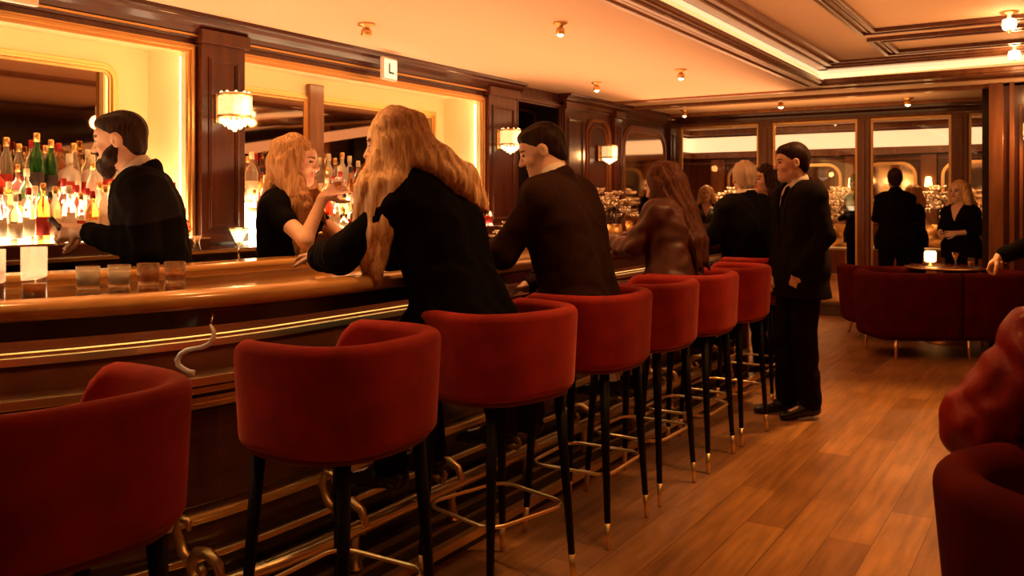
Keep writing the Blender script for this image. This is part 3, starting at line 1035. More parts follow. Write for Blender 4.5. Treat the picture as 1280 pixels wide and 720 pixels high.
tb = empty('side_table', (-1.04, 9.55, 0), label='small round table with a glowing lamp behind the sofa', cat='table')
MB().lathe([(0, .72), (.36, .72), (.37, .73), (.37, .745), (.36, .75), (0, .75)], n=40).build('table_top', M['apron'], tb)
MB().lathe([(.371, .728), (.376, .732), (.376, .742), (.371, .746)], n=40).build('brass_rim', M['gold'], tb)
MB().lathe([(0, 0), (.2, 0), (.2, .015), (.03, .03), (.025, .72), (0, .72)], n=24).build('pedestal', M['goldd'], tb)
lp = empty('table_lamp', (-1.17, 9.42, .75), label='small glowing lamp on the round table behind the sofa', cat='lamp')
MB().lathe([(0, 0), (.035, 0), (.035, .008), (.01, .014), (.008, .04), (0, .04)], n=18).build('base', M['gold'], lp)
MB().lathe([(.035, .04), (.052, .05), (.056, .13), (.045, .15), (0, .15)], n=20).build('lamp_shade', M['flame'], lp)
light('POINT', 'lamp_glow', (-1.17, 9.42, 1.0), 3.0, WARM, .05)
at(stem_glass(.036, .08, .06), 'wine_glass', (-.95, 9.42, .75), 'stemmed glass beside the glowing lamp on the round table', 'glass')
at(tumbler(.032, .09, .6), 'lowball_glass', (-.82, 9.50, .75), 'short glass on the right of the round table', 'glass')

# ------------------------------------------------------------------ wall sconces, ceiling fittings, signs
def sconce(loc, label, s=1.0, power=5.):
    t = empty('wall_sconce', loc, 0, label, 'sconce')
    MB().box(-.13, -.11, -.05 * s, .05 * s, -.09, .09).box(-.11, -.04, -.012, .012, -.01, .012).build('backplate', M['goldd'], t, bevel=.006)
    sh = MB()
    n = 24
    rings = []
    for z, r in [(-.055, .085), (-.05, .092), (.075, .092), (.085, .088)]:
        rings.append([(r * s * math.cos(2 * math.pi * k / n) * (1.0 + .05 * (k % 2)), r * s * math.sin(2 * math.pi * k / n) * (1.0 + .05 * (k % 2)), z * s) for k in range(n)])
    sh.rings(rings, smooth=False)
    sh.build('crystal_shade', M['shade'], t)
    MB().lathe([(.094, -.058), (.097, -.055), (.097, -.046), (.094, -.043)], n=24, sx=s, sy=s).build('rim', M['goldd'], t)
    MB().lathe([(.094, .07), (.098, .074), (.098, .082), (.094, .086)], n=24, sx=s, sy=s).build('rim', M['goldd'], t)
    cr = MB()
    for rr_, zz, cnt in [(.082, -.075, 16), (.058, -.092, 12), (.034, -.108, 8), (.008, -.122, 3)]:
        for k in range(cnt):
            a = 2 * math.pi * k / cnt
            cr.lathe([(0, -.018), (.010, -.004), (.008, .012), (0, .02)], (rr_ * s * math.cos(a), rr_ * s * math.sin(a), zz * s), 6, smooth=False)
    cr.build('crystal_drops', M['crystal'], t)['kind'] = 'stuff'
    tp = MB()
    for k in range(16):
        a = 2 * math.pi * k / 10
        tp.lathe([(0, 0), (.010, .006), (.0, .014)], (.08 * s * math.cos(a), .08 * s * math.sin(a), .084 * s), 6)
    tp.build('crown_beads', M['crystal'], t)
    if power:
        light('POINT', 'sconce_glow', (loc[0] + .16, loc[1], loc[2] - .02), power, WARM, .05)
    return t


sconce((-4.31, 3.62, 1.95), 'crystal wall sconce on the pilaster right of the bearded bartender', 1.05)
sconce((-4.31, 6.74, 1.95), 'crystal wall sconce on the pilaster left of the seated man', 1.0)
sc4 = sconce((-.30, 9.38, 2.03), 'crystal wall sconce on the wood wall at the right edge', .9, 0)
sc4.rotation_euler = (0, 0, R(-90))
light('POINT', 'sconce_glow', (-.30, 9.2, 2.0), 12, WARM, .05)
sconce((-4.34, 8.83, 1.92), 'crystal wall sconce on the arched panel past the dark doorway', .9, 6)


def spotlight(loc, label, s=1.0, glow=True):
    t = empty('ceiling_spotlight', loc, 0, label, 'spotlight')
    MB().lathe([(0, 0), (.055 * s, 0), (.055 * s, -.012), (.022 * s, -.022), (.022 * s, -.03), (0, -.03)], n=20).build('canopy', M['goldd'], t)
    MB().lathe([(.018 * s, -.03), (.032 * s, -.04), (.036 * s, -.075), (.030 * s, -.078), (.0, -.055)], n=20).build('housing', M['goldd'], t)
    if glow:
        MB().lathe([(0, -.06), (.022 * s, -.066), (.024 * s, -.082), (.0, -.094)], n=16).build('bulb', M['bulb'], t)
    return t


spotlight((-3.75, 4.18, CZ), 'brass dome fitting on the ceiling over the seated blonde woman, left of the sign', 1.0, False)
spotlight((-2.7, 4.8, CZ), 'ceiling spotlight at the top centre, nearest the tray edge', .8)
spotlight((-3.77, 7.4, CZ), 'ceiling spotlight above the seated man by the cornice', .9)
spotlight((-2.8, 7.06, CZ), 'ceiling spotlight between the cornice and the tray corner', .9)
spotlight((-4.0, 10.2, CZ), 'ceiling spotlight in front of the far left arched mirror', .9)
spotlight((-2.72, 9.8, CZ), 'ceiling spotlight above the standing suited man near the partition', 1.1)
spotlight((-1.5, 10.3, CZ), 'ceiling spotlight above the waiter seen from behind', 1.1)


def pend(loc, label):
    t = empty('ceiling_lamp', loc, 0, label, 'ceiling lamp')
    MB().lathe([(0, 0), (.06, -.002), (.05, -.014), (.012, -.02), (.012, -.05), (0, -.05)], n=20).build('canopy', M['goldd'], t)
    MB().lathe([(.012, -.045), (.04, -.055), (.045, -.09), (.036, -.12), (0, -.12)], n=20).build('glass_shade', M['bulb'], t)
    MB().lathe([(0, -.118), (.016, -.12), (.016, -.13), (.0, -.145)], n=12).build('finial', M['goldd'], t)
    light('POINT', 'ceiling_lamp_glow', (loc[0], loc[1], loc[2] - .2), 5, WARM, .05)


pend((-.36, 6.8, TZ), 'glass ceiling lamp at the top right, nearer one')
pend((-.40, 8.25, TZ), 'glass ceiling lamp at the top right, farther one')

sg = empty('exit_sign', (-4.30, 5.06, 2.37), R(8), 'small lit white sign with an L-shaped mark on the cornice', 'sign')
MB().box(-.03, .0, -.10, .10, -.085, .085).build('housing', M['white'], sg, bevel=.008)
MB().box(.0, .004, -.085, .085, -.07, .07).build('lit_face', M['signlit'], sg)
MB().box(.004, .007, -.03, -.015, -.035, .04).box(.004, .007, -.015, .04, -.035, -.022).build('mark', M['black'], sg)
sg2 = empty('sign_box', (-4.30, 2.30, 2.40), 0, 'cream sign box on the cornice cut off at the top left corner', 'sign')
MB().box(-.03, .0, -.11, .11, -.06, .08).build('housing', M['white'], sg2, bevel=.008)
MB().box(.0, .004, -.09, .09, -.045, .065).build('lit_face', M['niche'], sg2)
sg3 = empty('exit_sign', (3.0, 4.6, 2.15), 0, 'lit exit sign on the far right wall, seen only in the bar mirror', 'sign')
MB().box(.0, .2, -.16, .16, -.085, .085).build('housing', M['white'], sg3, bevel=.008)
MB().box(-.004, .0, -.145, .145, -.07, .07).build('lit_face', M['signlit'], sg3)
# lamps and tables of the second room
for k, (x, y, lb) in enumerate([(-4.3, 13.0, 'round table with candles in the back room, left'), (-2.6, 12.9, 'round table with candles in the back room, centre'), (-1.4, 13.3, 'round table with candles in the back room, right')]):
    t = empty('round_table', (x, y, 0), 0, lb, 'table')
    MB().lathe([(0, .72), (.45, .72), (.45, .75), (0, .75)], n=32).build('table_top', M['shirt'], t)
    MB().lathe([(0, 0), (.2, 0), (.2, .02), (.03, .04), (.03, .72), (0, .72)], n=20).build('pedestal', M['goldd'], t)
    candle((x + .1, y - .15, .75), 'lit candle on the ' + lb.replace('round table with candles', 'round table'), 1.5, 2.5)
    flowers((x - .12, y + .1, .75), 'pale flowers on the ' + lb.replace('round table with candles', 'round table'), 4.2, 70, 20 + k)
for k, (x, lb) in enumerate([(-5.0, 'far left'), (-3.8, 'centre left'), (-2.6, 'centre right'), (-1.4, 'far right')]):
    wm = MB()
    t = empty('arched_mirror', (x, BY - .03, 1.1), R(-90), 'arched mirror on the rear wall of the back room, ' + lb, 'mirror')
    frame_x(wm, 0, -.42, .42, 0, .95, .05, .03, rad=.25)
    wm.build('frame', M['gold'], t)
    lp_ = _loop(-.39, .39, .03, .92, .22)
    MB().add([(.006, y, z) for y, z in lp_], [tuple(range(len(lp_)))]).build('mirror_pane', M['mirror2'], t)
    sc_ = empty('wall_lamp', (x + .6, BY - .12, 1.7), 0, 'glowing wall lamp on the rear wall of the back room, ' + lb, 'lamp')
    MB().lathe([(.03, -.08), (.06, -.07), (.045, .08), (.03, .09)], n=14).build('lamp_shade', M['flame'], sc_)
    MB().box(-.02, .02, .03, .12, -.03, .03).build('bracket', M['gold'], sc_)
light('AREA', 'back_room_glow', (-4.6, 13.4, 2.68), 70, WARM, .5, .5, aim=(-4.6, 13.4001, 0))
light('AREA', 'back_room_glow', (-2.0, 13.4, 2.68), 70, WARM, .5, .5, aim=(-2.0, 13.4001, 0))

# ------------------------------------------------------------------ people: smooth distance fields turned into one surface
V3 = lambda *a: np.array(a, dtype=np.float64)


class Field:
    def __init__(s, lo, hi, h):
        s.lo, s.h = np.array(lo, float), h
        s.n = np.ceil((np.array(hi, float) - s.lo) / h).astype(int) + 1
        s.F = np.full(tuple(s.n), .25, np.float32)

    def sub(s, lo, hi):
        a = np.clip(np.floor((np.array(lo) - s.lo) / s.h).astype(int), 0, s.n)
        b = np.clip(np.ceil((np.array(hi) - s.lo) / s.h).astype(int) + 1, 0, s.n)
        if np.any(b <= a):
            return None, None
        ax = [(s.lo[i] + s.h * np.arange(a[i], b[i])).astype(np.float32) for i in range(3)]
        X, Y, Z = np.meshgrid(*ax, indexing='ij', sparse=True)
        return tuple(slice(a[i], b[i]) for i in range(3)), (X, Y, Z)

    def put(s, sl, d, k, op):
        F = s.F[sl]
        if op == 'add':
            if k > 0:
                h = np.clip(.5 + .5 * (F - d) / k, 0, 1)
                s.F[sl] = F * (1 - h) + d * h - k * h * (1 - h)
            else:
                s.F[sl] = np.minimum(F, d)
        else:
            d = -d
            if k > 0:
                h = np.clip(.5 - .5 * (F - d) / k, 0, 1)
                s.F[sl] = F * (1 - h) + d * h + k * h * (1 - h)
            else:
                s.F[sl] = np.maximum(F, d)

    def cone(s, a, b, ra, rb, k=.02, op='add', m=.07):
        a, b = np.array(a, float), np.array(b, float)
        r = max(ra, rb) + m
        sl, P = s.sub(np.minimum(a, b) - r, np.maximum(a, b) + r)
        if sl is None:
            return s
        ab = b - a
        L = max(float(ab @ ab), 1e-9)
        t = np.clip(((P[0] - a[0]) * ab[0] + (P[1] - a[1]) * ab[1] + (P[2] - a[2]) * ab[2]) / L, 0, 1)
        d = np.sqrt((P[0] - a[0] - t * ab[0]) ** 2 + (P[1] - a[1] - t * ab[1]) ** 2 + (P[2] - a[2] - t * ab[2]) ** 2) - (ra + (rb - ra) * t)
        s.put(sl, d.astype(np.float32), k, op)
        return s

    def ell(s, c, rad, Rm=None, k=.015, op='add', m=.06):
        c = np.array(c, float)
        Rm = np.eye(3) if Rm is None else Rm
        r = max(rad) + m
        sl, P = s.sub(c - r, c + r)
        if sl is None:
            return s
        q = [((P[0] - c[0]) * Rm[0, i] + (P[1] - c[1]) * Rm[1, i] + (P[2] - c[2]) * Rm[2, i]) / rad[i] for i in range(3)]
        n = np.sqrt(q[0] ** 2 + q[1] ** 2 + q[2] ** 2) + 1e-6
        g = np.sqrt((q[0] / rad[0]) ** 2 + (q[1] / rad[1]) ** 2 + (q[2] / rad[2]) ** 2) + 1e-6
        d = n * (n - 1) / g
        s.put(sl, d.astype(np.float32), k, op)
        return s

    def grid(s):
        ax = [(s.lo[i] + s.h * np.arange(s.n[i])).astype(np.float32) for i in range(3)]
        return np.meshgrid(*ax, indexing='ij', sparse=True)

    def mesh(s):
        F = s.F
        F[0], F[-1], F[:, 0], F[:, -1], F[:, :, 0], F[:, :, -1] = .1, .1, .1, .1, .1, .1
        neg = F < 0
        c = np.zeros(tuple(s.n - 1), np.int8)
        for dx in (0, 1):
            for dy in (0, 1):
                for dz in (0, 1):
                    c += neg[dx:dx + s.n[0] - 1, dy:dy + s.n[1] - 1, dz:dz + s.n[2] - 1]
        act = (c > 0) & (c < 8)
        ijk = np.argwhere(act)
        idx = np.full(act.shape, -1, np.int64)
        idx[act] = np.arange(len(ijk))
        offs = [(a, b, d) for a in (0, 1) for b in (0, 1) for d in (0, 1)]
        val = {o: F[ijk[:, 0] + o[0], ijk[:, 1] + o[1], ijk[:, 2] + o[2]] for o in offs}
        acc = np.zeros((len(ijk), 3))
        cnt = np.zeros(len(ijk))
        for o in offs:
            for ax in range(3):
                if o[ax] == 0:
                    p = list(o)
                    p[ax] = 1
                    v0, v1 = val[o], val[tuple(p)]
                    cr = (v0 < 0) != (v1 < 0)
                    t = np.where(cr, v0 / np.where(cr, v0 - v1, 1), 0)
                    q = np.tile(np.array(o, float), (len(ijk), 1))
                    q[:, ax] = t
                    acc += q * cr[:, None]
                    cnt += cr
        vs = s.lo + s.h * (ijk + acc / cnt[:, None])
        faces = []
        for ax in range(3):
            b, d = (ax + 1) % 3, (ax + 2) % 3
            sl0 = [slice(None)] * 3
            sl1 = [slice(None)] * 3
            sl0[ax] = slice(0, -1)
            sl1[ax] = slice(1, None)
            n0, n1 = neg[tuple(sl0)], neg[tuple(sl1)]
            e = np.argwhere(n0 != n1)
            ok = (e[:, b] > 0) & (e[:, d] > 0)
            e = e[ok]
            inside = n0[e[:, 0], e[:, 1], e[:, 2]]
            eb = np.zeros(3, int)
            eb[b] = 1
            ed = np.zeros(3, int)
            ed[d] = 1
            g = lambda q: idx[q[:, 0], q[:, 1], q[:, 2]]
            quad = np.stack([g(e - eb - ed), g(e - ed), g(e), g(e - eb)], 1)
            quad[~inside] = quad[~inside][:, ::-1]
            faces.append(quad)
        return vs, np.concatenate(faces)

    def build(s, name, mats, parent, matf=None):
        vs, fs = s.mesh()
        me = bpy.data.meshes.new(name)
        me.vertices.add(len(vs))
        me.vertices.foreach_set('co', vs.astype(np.float32).ravel())
        me.loops.add(len(fs) * 4)
        me.loops.foreach_set('vertex_index', fs.astype(np.int32).ravel())
        me.polygons.add(len(fs))
        me.polygons.foreach_set('loop_start', np.arange(len(fs), dtype=np.int32) * 4)
        me.polygons.foreach_set('loop_total', np.full(len(fs), 4, np.int32))
        me.polygons.foreach_set('use_smooth', np.ones(len(fs), bool))
        for m in (mats if isinstance(mats, (list, tuple)) else [mats]):
            me.materials.append(m)
        if matf is not None:
            me.polygons.foreach_set('material_index', matf(vs[fs].mean(1)).astype(np.int32))
        me.update(calc_edges=True)
        me.validate()
        o = bpy.data.objects.new(name, me)
        COL.objects.link(o)
        o.parent = parent
        return o


def rotm(yaw=0, pitch=0, roll=0):
    """columns are the right, forward and up axes; yaw + turns left, pitch + looks up"""
    return np.array(Matrix.Rotation(R(yaw), 3, 'Z') @ Matrix.Rotation(R(roll), 3, 'Y') @ Matrix.Rotation(R(pitch), 3, 'X'))


def unit(v):
    v = np.array(v, float)
    return v / (np.linalg.norm(v) + 1e-9)


def lerp(a, b, t):
    return np.array(a, float) * (1 - t) + np.array(b, float) * t


SEX = dict(
    m=dict(tor=[(0.0, .080, .105), (.22, .072, .100), (.45, .080, .102), (.68, .095, .108), (.86, .115, .078)], sh=.19, arm=(.050, .042, .028), leg=(.088, .058, .040), neck=.056, hs=1.0),
    f=dict(tor=[(0.0, .082, .102), (.22, .060, .088), (.45, .055, .082), (.68, .070, .090), (.86, .092, .062)], sh=.162, arm=(.041, .034, .023), leg=(.082, .052, .034), neck=.045, hs=.94),
)


class Person:
    """joints in the person's own frame: facing +y, right +x, z up, metres"""

    def __init__(s, loc, rz, label, sex='m', hip=(0, 0, .95), neck=(0, .02, 1.48), head=(0, .04, 1.62), hrot=(0, 0, 0), twist=0, side=0,
                 elbow=None, wrist=None, knee=None, ankle=None, toes=None, h=.007, hand_dir=None, curl=(.5, .5), beard=False):
        s.root = empty('person', loc, R(rz), label, 'person')
        s.d = SEX[sex]
        s.sex = sex
        s.hip, s.neck, s.head = V3(*hip), V3(*neck), V3(*head)
        s.up = unit(s.neck - s.hip)
        r0 = rotm(twist) @ V3(1, 0, 0)
        s.rt = unit(r0 - s.up * (r0 @ s.up) + V3(0, 0, side))
        s.fw = np.cross(s.up, s.rt)
        s.L = np.linalg.norm(s.neck - s.hip)
        s.Rt = np.stack([s.rt, s.fw, s.up], 1)
        s.Rh = rotm(*hrot)
        s.h = h
        sh = s.neck - s.up * .075
        s.sho = [sh - s.rt * s.d['sh'], sh + s.rt * s.d['sh']]
        s.elb = [V3(*e) for e in (elbow or [tuple(s.sho[0] + V3(-.05, -.03, -.28)), tuple(s.sho[1] + V3(.05, -.03, -.28))])]
        s.wri = [V3(*e) for e in (wrist or [tuple(s.elb[0] + V3(.02, .08, -.24)), tuple(s.elb[1] + V3(-.02, .08, -.24))])]
        hp = s.hip - s.up * .02
        s.hipj = [hp - s.rt * .085, hp + s.rt * .085]
        s.kne = [V3(*e) for e in (knee or [(-.10, .02, .50), (.10, .02, .50)])]
        s.ank = [V3(*e) for e in (ankle or [(-.10, -.02, .09), (.10, -.02, .09)])]
        s.toe = [V3(*e) for e in (toes or [tuple(s.ank[0] + V3(-.02, .15, -.06)), tuple(s.ank[1] + V3(.02, .15, -.06))])]
        s.hd = hand_dir or [None, None]
        s.curl = curl
        s.beard = beard

    def H(s, x, y, z):
        """a point of the head frame"""
        return s.head + s.Rh @ (V3(x, y, z) * s.d['hs'])

    def bounds(s, pts, pad):
        P = np.array(pts)
        return P.min(0) - pad, P.max(0) + pad

    def torso(s, F, inf=0., k=.06, lo=0.):
        prev = None
        for t, hw, r in s.d['tor']:
            if t < lo:
                continue
            c = s.hip + s.up * s.L * t
            F.cone(c - s.rt * hw, c + s.rt * hw, r + inf, r + inf, k)
            if prev is not None:
                for q in (-1, 1):
                    F.cone(prev[0] + s.rt * prev[1] * q, c + s.rt * hw * q, prev[2] + inf, r + inf, k * .5)
            prev = (c, hw, r)
        for q in (0, 1):
            F.cone(s.sho[q] - (s.rt * (.08 if q else -.08)), s.sho[q], .06 + inf, s.d['arm'][0] * 1.08 + inf, k)
        if s.sex == 'f':
            for q in (-1, 1):
                c = s.hip + s.up * s.L * .66 + s.rt * .062 * q + s.fw * .065
                F.ell(c, (.055 + inf, .052 + inf, .055 + inf), s.Rt, .03)

    def arms(s, F, inf=0., end=1., k=.02):
        a = s.d['arm']
        for q in (0, 1):
            if end <= 0:
                F.cone(s.sho[q], lerp(s.sho[q], s.elb[q], .45), a[0] + inf, a[0] + inf * .8, k)
                continue
            F.cone(s.sho[q], s.elb[q], a[0] + inf, a[1] + inf, k)
            e = lerp(s.elb[q], s.wri[q], end)
            F.cone(s.elb[q], e, a[1] + inf, a[2] + inf + (a[1] - a[2]) * (1 - end), k)

    def legs(s, F, inf=0., end=1., k=.02):
        g = s.d['leg']
        for q in (0, 1):
            F.cone(s.hipj[q], s.kne[q], g[0] + inf, g[1] + inf, k)
            F.cone(s.kne[q], lerp(s.kne[q], s.ank[q], .3), g[1] + inf, g[1] * .98 + inf, k)
            F.cone(lerp(s.kne[q], s.ank[q], .3), lerp(s.kne[q], s.ank[q], end), g[1] * .98 + inf, g[2] + inf, k)

    def hand(s, F, q):
        w = s.wri[q]
        d = unit(s.hd[q][0]) if s.hd[q] is not None else unit(s.wri[q] - s.elb[q])
        n = s.hd[q][1] if s.hd[q] is not None else (V3(1, 0, 0) if q == 0 else V3(-1, 0, 0))     # palm normal
        n = unit(np.array(n, float) - d * (np.array(n, float) @ d))
        sd = np.cross(n, d) * (1 if q == 1 else -1)                                               # towards the thumb
        sc = .95 if s.sex == 'm' else .86
        cu = s.curl[q]
        F.cone(s.elb[q] * .08 + w * .92, w + d * .02, s.d['arm'][2], s.d['arm'][2] * .95, .01)
        for u in (-.026, -.009, .009, .026):
            F.cone(w + d * .02 * sc + sd * u * .7 * sc, w + d * .082 * sc + sd * u * sc, .0145 * sc, .0115 * sc, .009)
        for i, (u, L) in enumerate([(.030, .078), (.010, .086), (-.010, .080), (-.029, .064)]):
            p = w + (d * .086 + sd * u) * sc
            dd = d + sd * u * 3.0
            ang = 0.
            for j, f in enumerate((.45, .32, .23)):
                ang += cu * (.55, .85, .6)[j] * (1 + .12 * i)
                v = unit(dd * math.cos(ang) + n * math.sin(ang))
                e = p + v * L * f * sc
                F.cone(p, e, (.0098, .0090, .0082)[j] * sc, (.0090, .0082, .0072)[j] * sc, .003)
                p = e
        p = w + (d * .028 + sd * .026) * sc
        for j, (f, a, r) in enumerate([(.045, .75, .014), (.032, .45, .0115), (.026, .25, .0095)]):
            v = unit(d * math.cos(a) + sd * math.sin(a) + n * (.45 + cu * .3))
            e = p + v * f * sc
            F.cone(p, e, r * sc, r * .85 * sc, .006)
            p = e

    def face(s, F):
        Hh, Rh, q = s.H, s.Rh, s.d['hs']
        e = lambda c, r, k=.015, op='add': F.ell(Hh(*c), tuple(np.array(r) * q), Rh, k * q, op)
        c = lambda a, b, ra, rb, k=.012, op='add': F.cone(Hh(*a), Hh(*b), ra * q, rb * q, k * q, op)
        e((0, -.018, .030), (.073, .092, .082))
        c((0, .030, .0), (0, .050, -.060), .060, .040, .03)
        c((-.028, .015, -.055), (0, .062, -.088), .034, .020, .025)
        c((.028, .015, -.055), (0, .062, -.088), .034, .020, .025)
        e((0, .058, .045), (.052, .030, .035), .02)
        c((-.032, .077, .031), (.032, .077, .031), .011, .011, .012)
        e((-.038, .060, -.018), (.022, .022, .024), .015)
        e((.038, .060, -.018), (.022, .022, .024), .015)
        for x in (-.031, .031):
            e((x, .094, .014), (.017, .012, .011), .006, 'sub')
            e((x, .073, .013), (.0135, .0135, .0115), .002)
        c((0, .084, .020), (0, .108, -.018), .0085, .0115, .010)
        c((-.012, .094, -.021), (.012, .094, -.021), .0085, .0085, .006)
        c((-.018, .086, -.046), (.018, .086, -.046), .0068, .0068, .005)
        c((-.015, .085, -.058), (.015, .085, -.058), .0075, .0075, .005)
        c((-.024, .088, -.0522), (.024, .088, -.0522), .0022, .0022, .002, 'sub')
        e((0, .074, -.088), (.022, .018, .018), .012)
        for x in (-.076, .076):
            e((x, -.012, -.002), (.010, .020, .032), .006)
            e((x * 1.09, -.006, .002), (.006, .011, .018), .004, 'sub')
        nb = s.neck - s.up * .02
        F.cone(Hh(0, -.025, -.065), nb, s.d['neck'], s.d['neck'] * 1.12, .03)

    def body(s, skin=None, legskin=True):
        pts = [s.hip, s.neck, s.head] + s.sho + s.elb + s.wri + s.hipj + s.kne + s.ank + s.toe
        lo, hi = s.bounds(pts, .22)
        F = Field(lo, hi, s.h)
        s.torso(F)
        s.arms(F)
        s.legs(F)
        for q in (0, 1):
            F.cone(s.ank[q] - V3(0, 0, .02), s.toe[q], .034, .024, .03)
        s.face(F)
        for q in (0, 1):
            s.hand(F, q)
        Rh, hc, k = s.Rh, s.head, s.d['hs']

        def mf(c):
            q = (c - hc) @ Rh / k
            m = np.zeros(len(c))
            eye = (np.abs(np.abs(q[:, 0]) - .031) < .013) & (np.abs(q[:, 2] - .012) < .0045) & (q[:, 1] > .06)
            brow = (np.abs(np.abs(q[:, 0]) - .033) < .019) & (np.abs(q[:, 2] - .034 + .10 * np.abs(np.abs(q[:, 0]) - .03)) < .0045) & (q[:, 1] > .055)
            lip = (np.abs(q[:, 0]) < .022) & (np.abs(q[:, 2] + .0525) < .011) & (q[:, 1] > .082)
            m[brow] = 3
            m[eye] = 1
            if s.sex == 'f':
                m[lip] = 2
            return m
        return F.build('body', [skin or M['skin'], M['eye'], M['lip'], M['brow']], s.root, mf)

    def folds(s, F, amp=.004, f=38., seed=0):
        X, Y, Z = F.grid()
        F.F += (amp * (np.sin(X * f + np.sin(Z * f * .7 + seed) * 1.6 + seed) * np.sin(Z * f * .62 + Y * f * .8 + seed * 2) +
                       .6 * np.sin((X + Y) * f * 1.7 + np.sin(Z * f) * 1.2))).astype(np.float32)

    def tq(s, F):
        X, Y, Z = F.grid()
        p = [X - s.hip[0], Y - s.hip[1], Z - s.hip[2]]
        return [p[0] * a[0] + p[1] * a[1] + p[2] * a[2] for a in (s.rt, s.fw, s.up)]

    def jacket(s, m, inf=.020, hem=.12, vneck=.45, vw=.07, lapel=True, sleeve=.93, amp=.003, name='jacket', thigh=0., seed=0, collar=True):
        pts = [s.hip, s.neck] + s.sho + s.elb + s.wri + [s.hip - s.up * hem] + ([lerp(s.hipj[q], s.kne[q], thigh) for q in (0, 1)] if thigh else [])
        lo, hi = s.bounds(pts, .18)
        F = Field(lo, hi, s.h)
        s.torso(F, inf)
        c = s.hip - s.up * hem
        if not thigh:
            for q in (-1, 1):
                F.cone(s.hip + s.rt * .085 * q, c + s.rt * .095 * q, .112 + inf, .115 + inf, .04)
            F.cone(s.hip, c, .112 + inf, .115 + inf, .04)
        else:
            for q in (0, 1):
                F.cone(s.hipj[q], lerp(s.hipj[q], s.kne[q], thigh), s.d['leg'][0] + inf + .012, s.d['leg'][0] + inf, .04)
        s.arms(F, inf * .8, sleeve)
        if collar:
            F.cone(s.neck - s.up * .03 - s.fw * .012, s.neck + s.up * .018 - s.fw * .022, .078, .068, .03)
        s.folds(F, amp, seed=seed)
        x, y, z = s.tq(F)
        if not thigh:
            F.F = np.maximum(F.F, -(z + hem)).astype(np.float32)
        if vneck:
            z0 = s.L * vneck
            half = vw * (z - z0) / (s.L - z0)
            if lapel:
                band = (np.abs(np.abs(x) - half - .026) < .026) & (y > .03) & (z > z0) & (z < s.L * .99)
                F.F -= (.006 * band).astype(np.float32)
            w = np.minimum(np.minimum(y - .03, half - np.abs(x)), s.L * 1.4 - z)
            F.F = np.maximum(F.F, w).astype(np.float32)
        # neck opening
        F.cone(s.neck + s.up * .02, s.neck + s.up * .2, s.d['neck'] + .012, s.d['neck'] + .03, .004, 'sub')
        return F.build(name, m, s.root)

    def shirt(s, m, tie=None, inf=.009, collar=True):
        lo, hi = s.bounds([s.hip + s.up * .1, s.neck] + s.sho, .16)
        F = Field(lo, hi, min(s.h, .006))
        s.torso(F, inf, lo=.3)
        if collar:
            b = lerp(s.neck, s.H(0, -.02, -.08), .25)
            F.cone(s.neck - s.up * .01, b + s.up * .015, s.d['neck'] + .016, s.d['neck'] + .011, .02)
            x, y, z = s.tq(F)
            cut = np.minimum(np.minimum(y - .02, .012 + .5 * (z - s.L) - np.abs(x)), z - s.L * .98)
            F.F = np.maximum(F.F, cut).astype(np.float32)
            F.F = np.maximum(F.F, z - s.L * 1.0 - .075 + y * .35).astype(np.float32)
        o = F.build('shirt', m, s.root)
        if tie:
            lo, hi = s.bounds([s.hip + s.up * s.L * .4 + s.fw * .1, s.neck + s.fw * .06], .12)
            F = Field(lo, hi, .005)
            k = s.neck + s.fw * (s.d['neck'] + .022) - s.up * .02
            F.ell(k, (.020, .016, .022), s.Rt, .01)
            prev = k
            for t, w in [(.86, .018), (.7, .024), (.5, .03), (.42, .02)]:
                c = s.hip + s.up * s.L * t + s.fw * (.122 if t < .8 else .105)
                F.cone(prev - s.rt * w * .4, c - s.rt * w * .6, .012, .011, .012)
                F.cone(prev + s.rt * w * .4, c + s.rt * w * .6, .012, .011, .012)
                F.cone(prev, c, .012, .011, .012)
                prev = c
            F.build('tie', tie, s.root)
        return o

    def trousers(s, m, inf=.014, end=.97, amp=.003, name='trousers', skirt=False):
        lo, hi = s.bounds([s.hip + s.up * .1] + s.hipj + s.kne + s.ank, .16)
        F = Field(lo, hi, s.h)
        F.cone(s.hip - s.rt * .08, s.hip + s.rt * .08, .108 + inf * .5, .108 + inf * .5, .04)
        if skirt:
            for q in (0, 1):
                F.cone(s.hipj[q], s.kne[q], .105, .085, .05)
            F.cone(lerp(s.hipj[0], s.hipj[1], .5), lerp(s.kne[0], s.kne[1], .5), .10, .085, .05)
        else:
            s.legs(F, inf, end, .03)
            for q in (0, 1):
                F.cone(lerp(s.kne[q], s.ank[q], .6), lerp(s.kne[q], s.ank[q], end), s.d['leg'][2] + inf + .01, s.d['leg'][2] + inf + .014, .03)
        s.folds(F, amp, f=30, seed=3)
        return F.build(name, m, s.root)

    def shoes(s, m, heel=0.):
        for q in (0, 1):
            a, t = s.ank[q], s.toe[q]
            v = unit(t - a)
            lo, hi = s.bounds([a, t], .14)
            F = Field(lo, hi, .006)
            g = V3(0, 0, 1)
            hl = a - g * .045 - V3(v[0], v[1], 0) * .035
            F.cone(hl, lerp(hl, t, .5) + g * .006, .040, .038, .02)
            F.cone(lerp(hl, t, .5) + g * .004, t + v * .05, .040, .026, .02)
            F.cone(a - g * .02, a - g * .04, .044, .044, .02)
            zb = min(hl[2], t[2]) - .036
            X, Y, Z = F.grid()
            F.F = np.maximum(F.F, zb - Z).astype(np.float32)
            F.build('shoe', m, s.root)

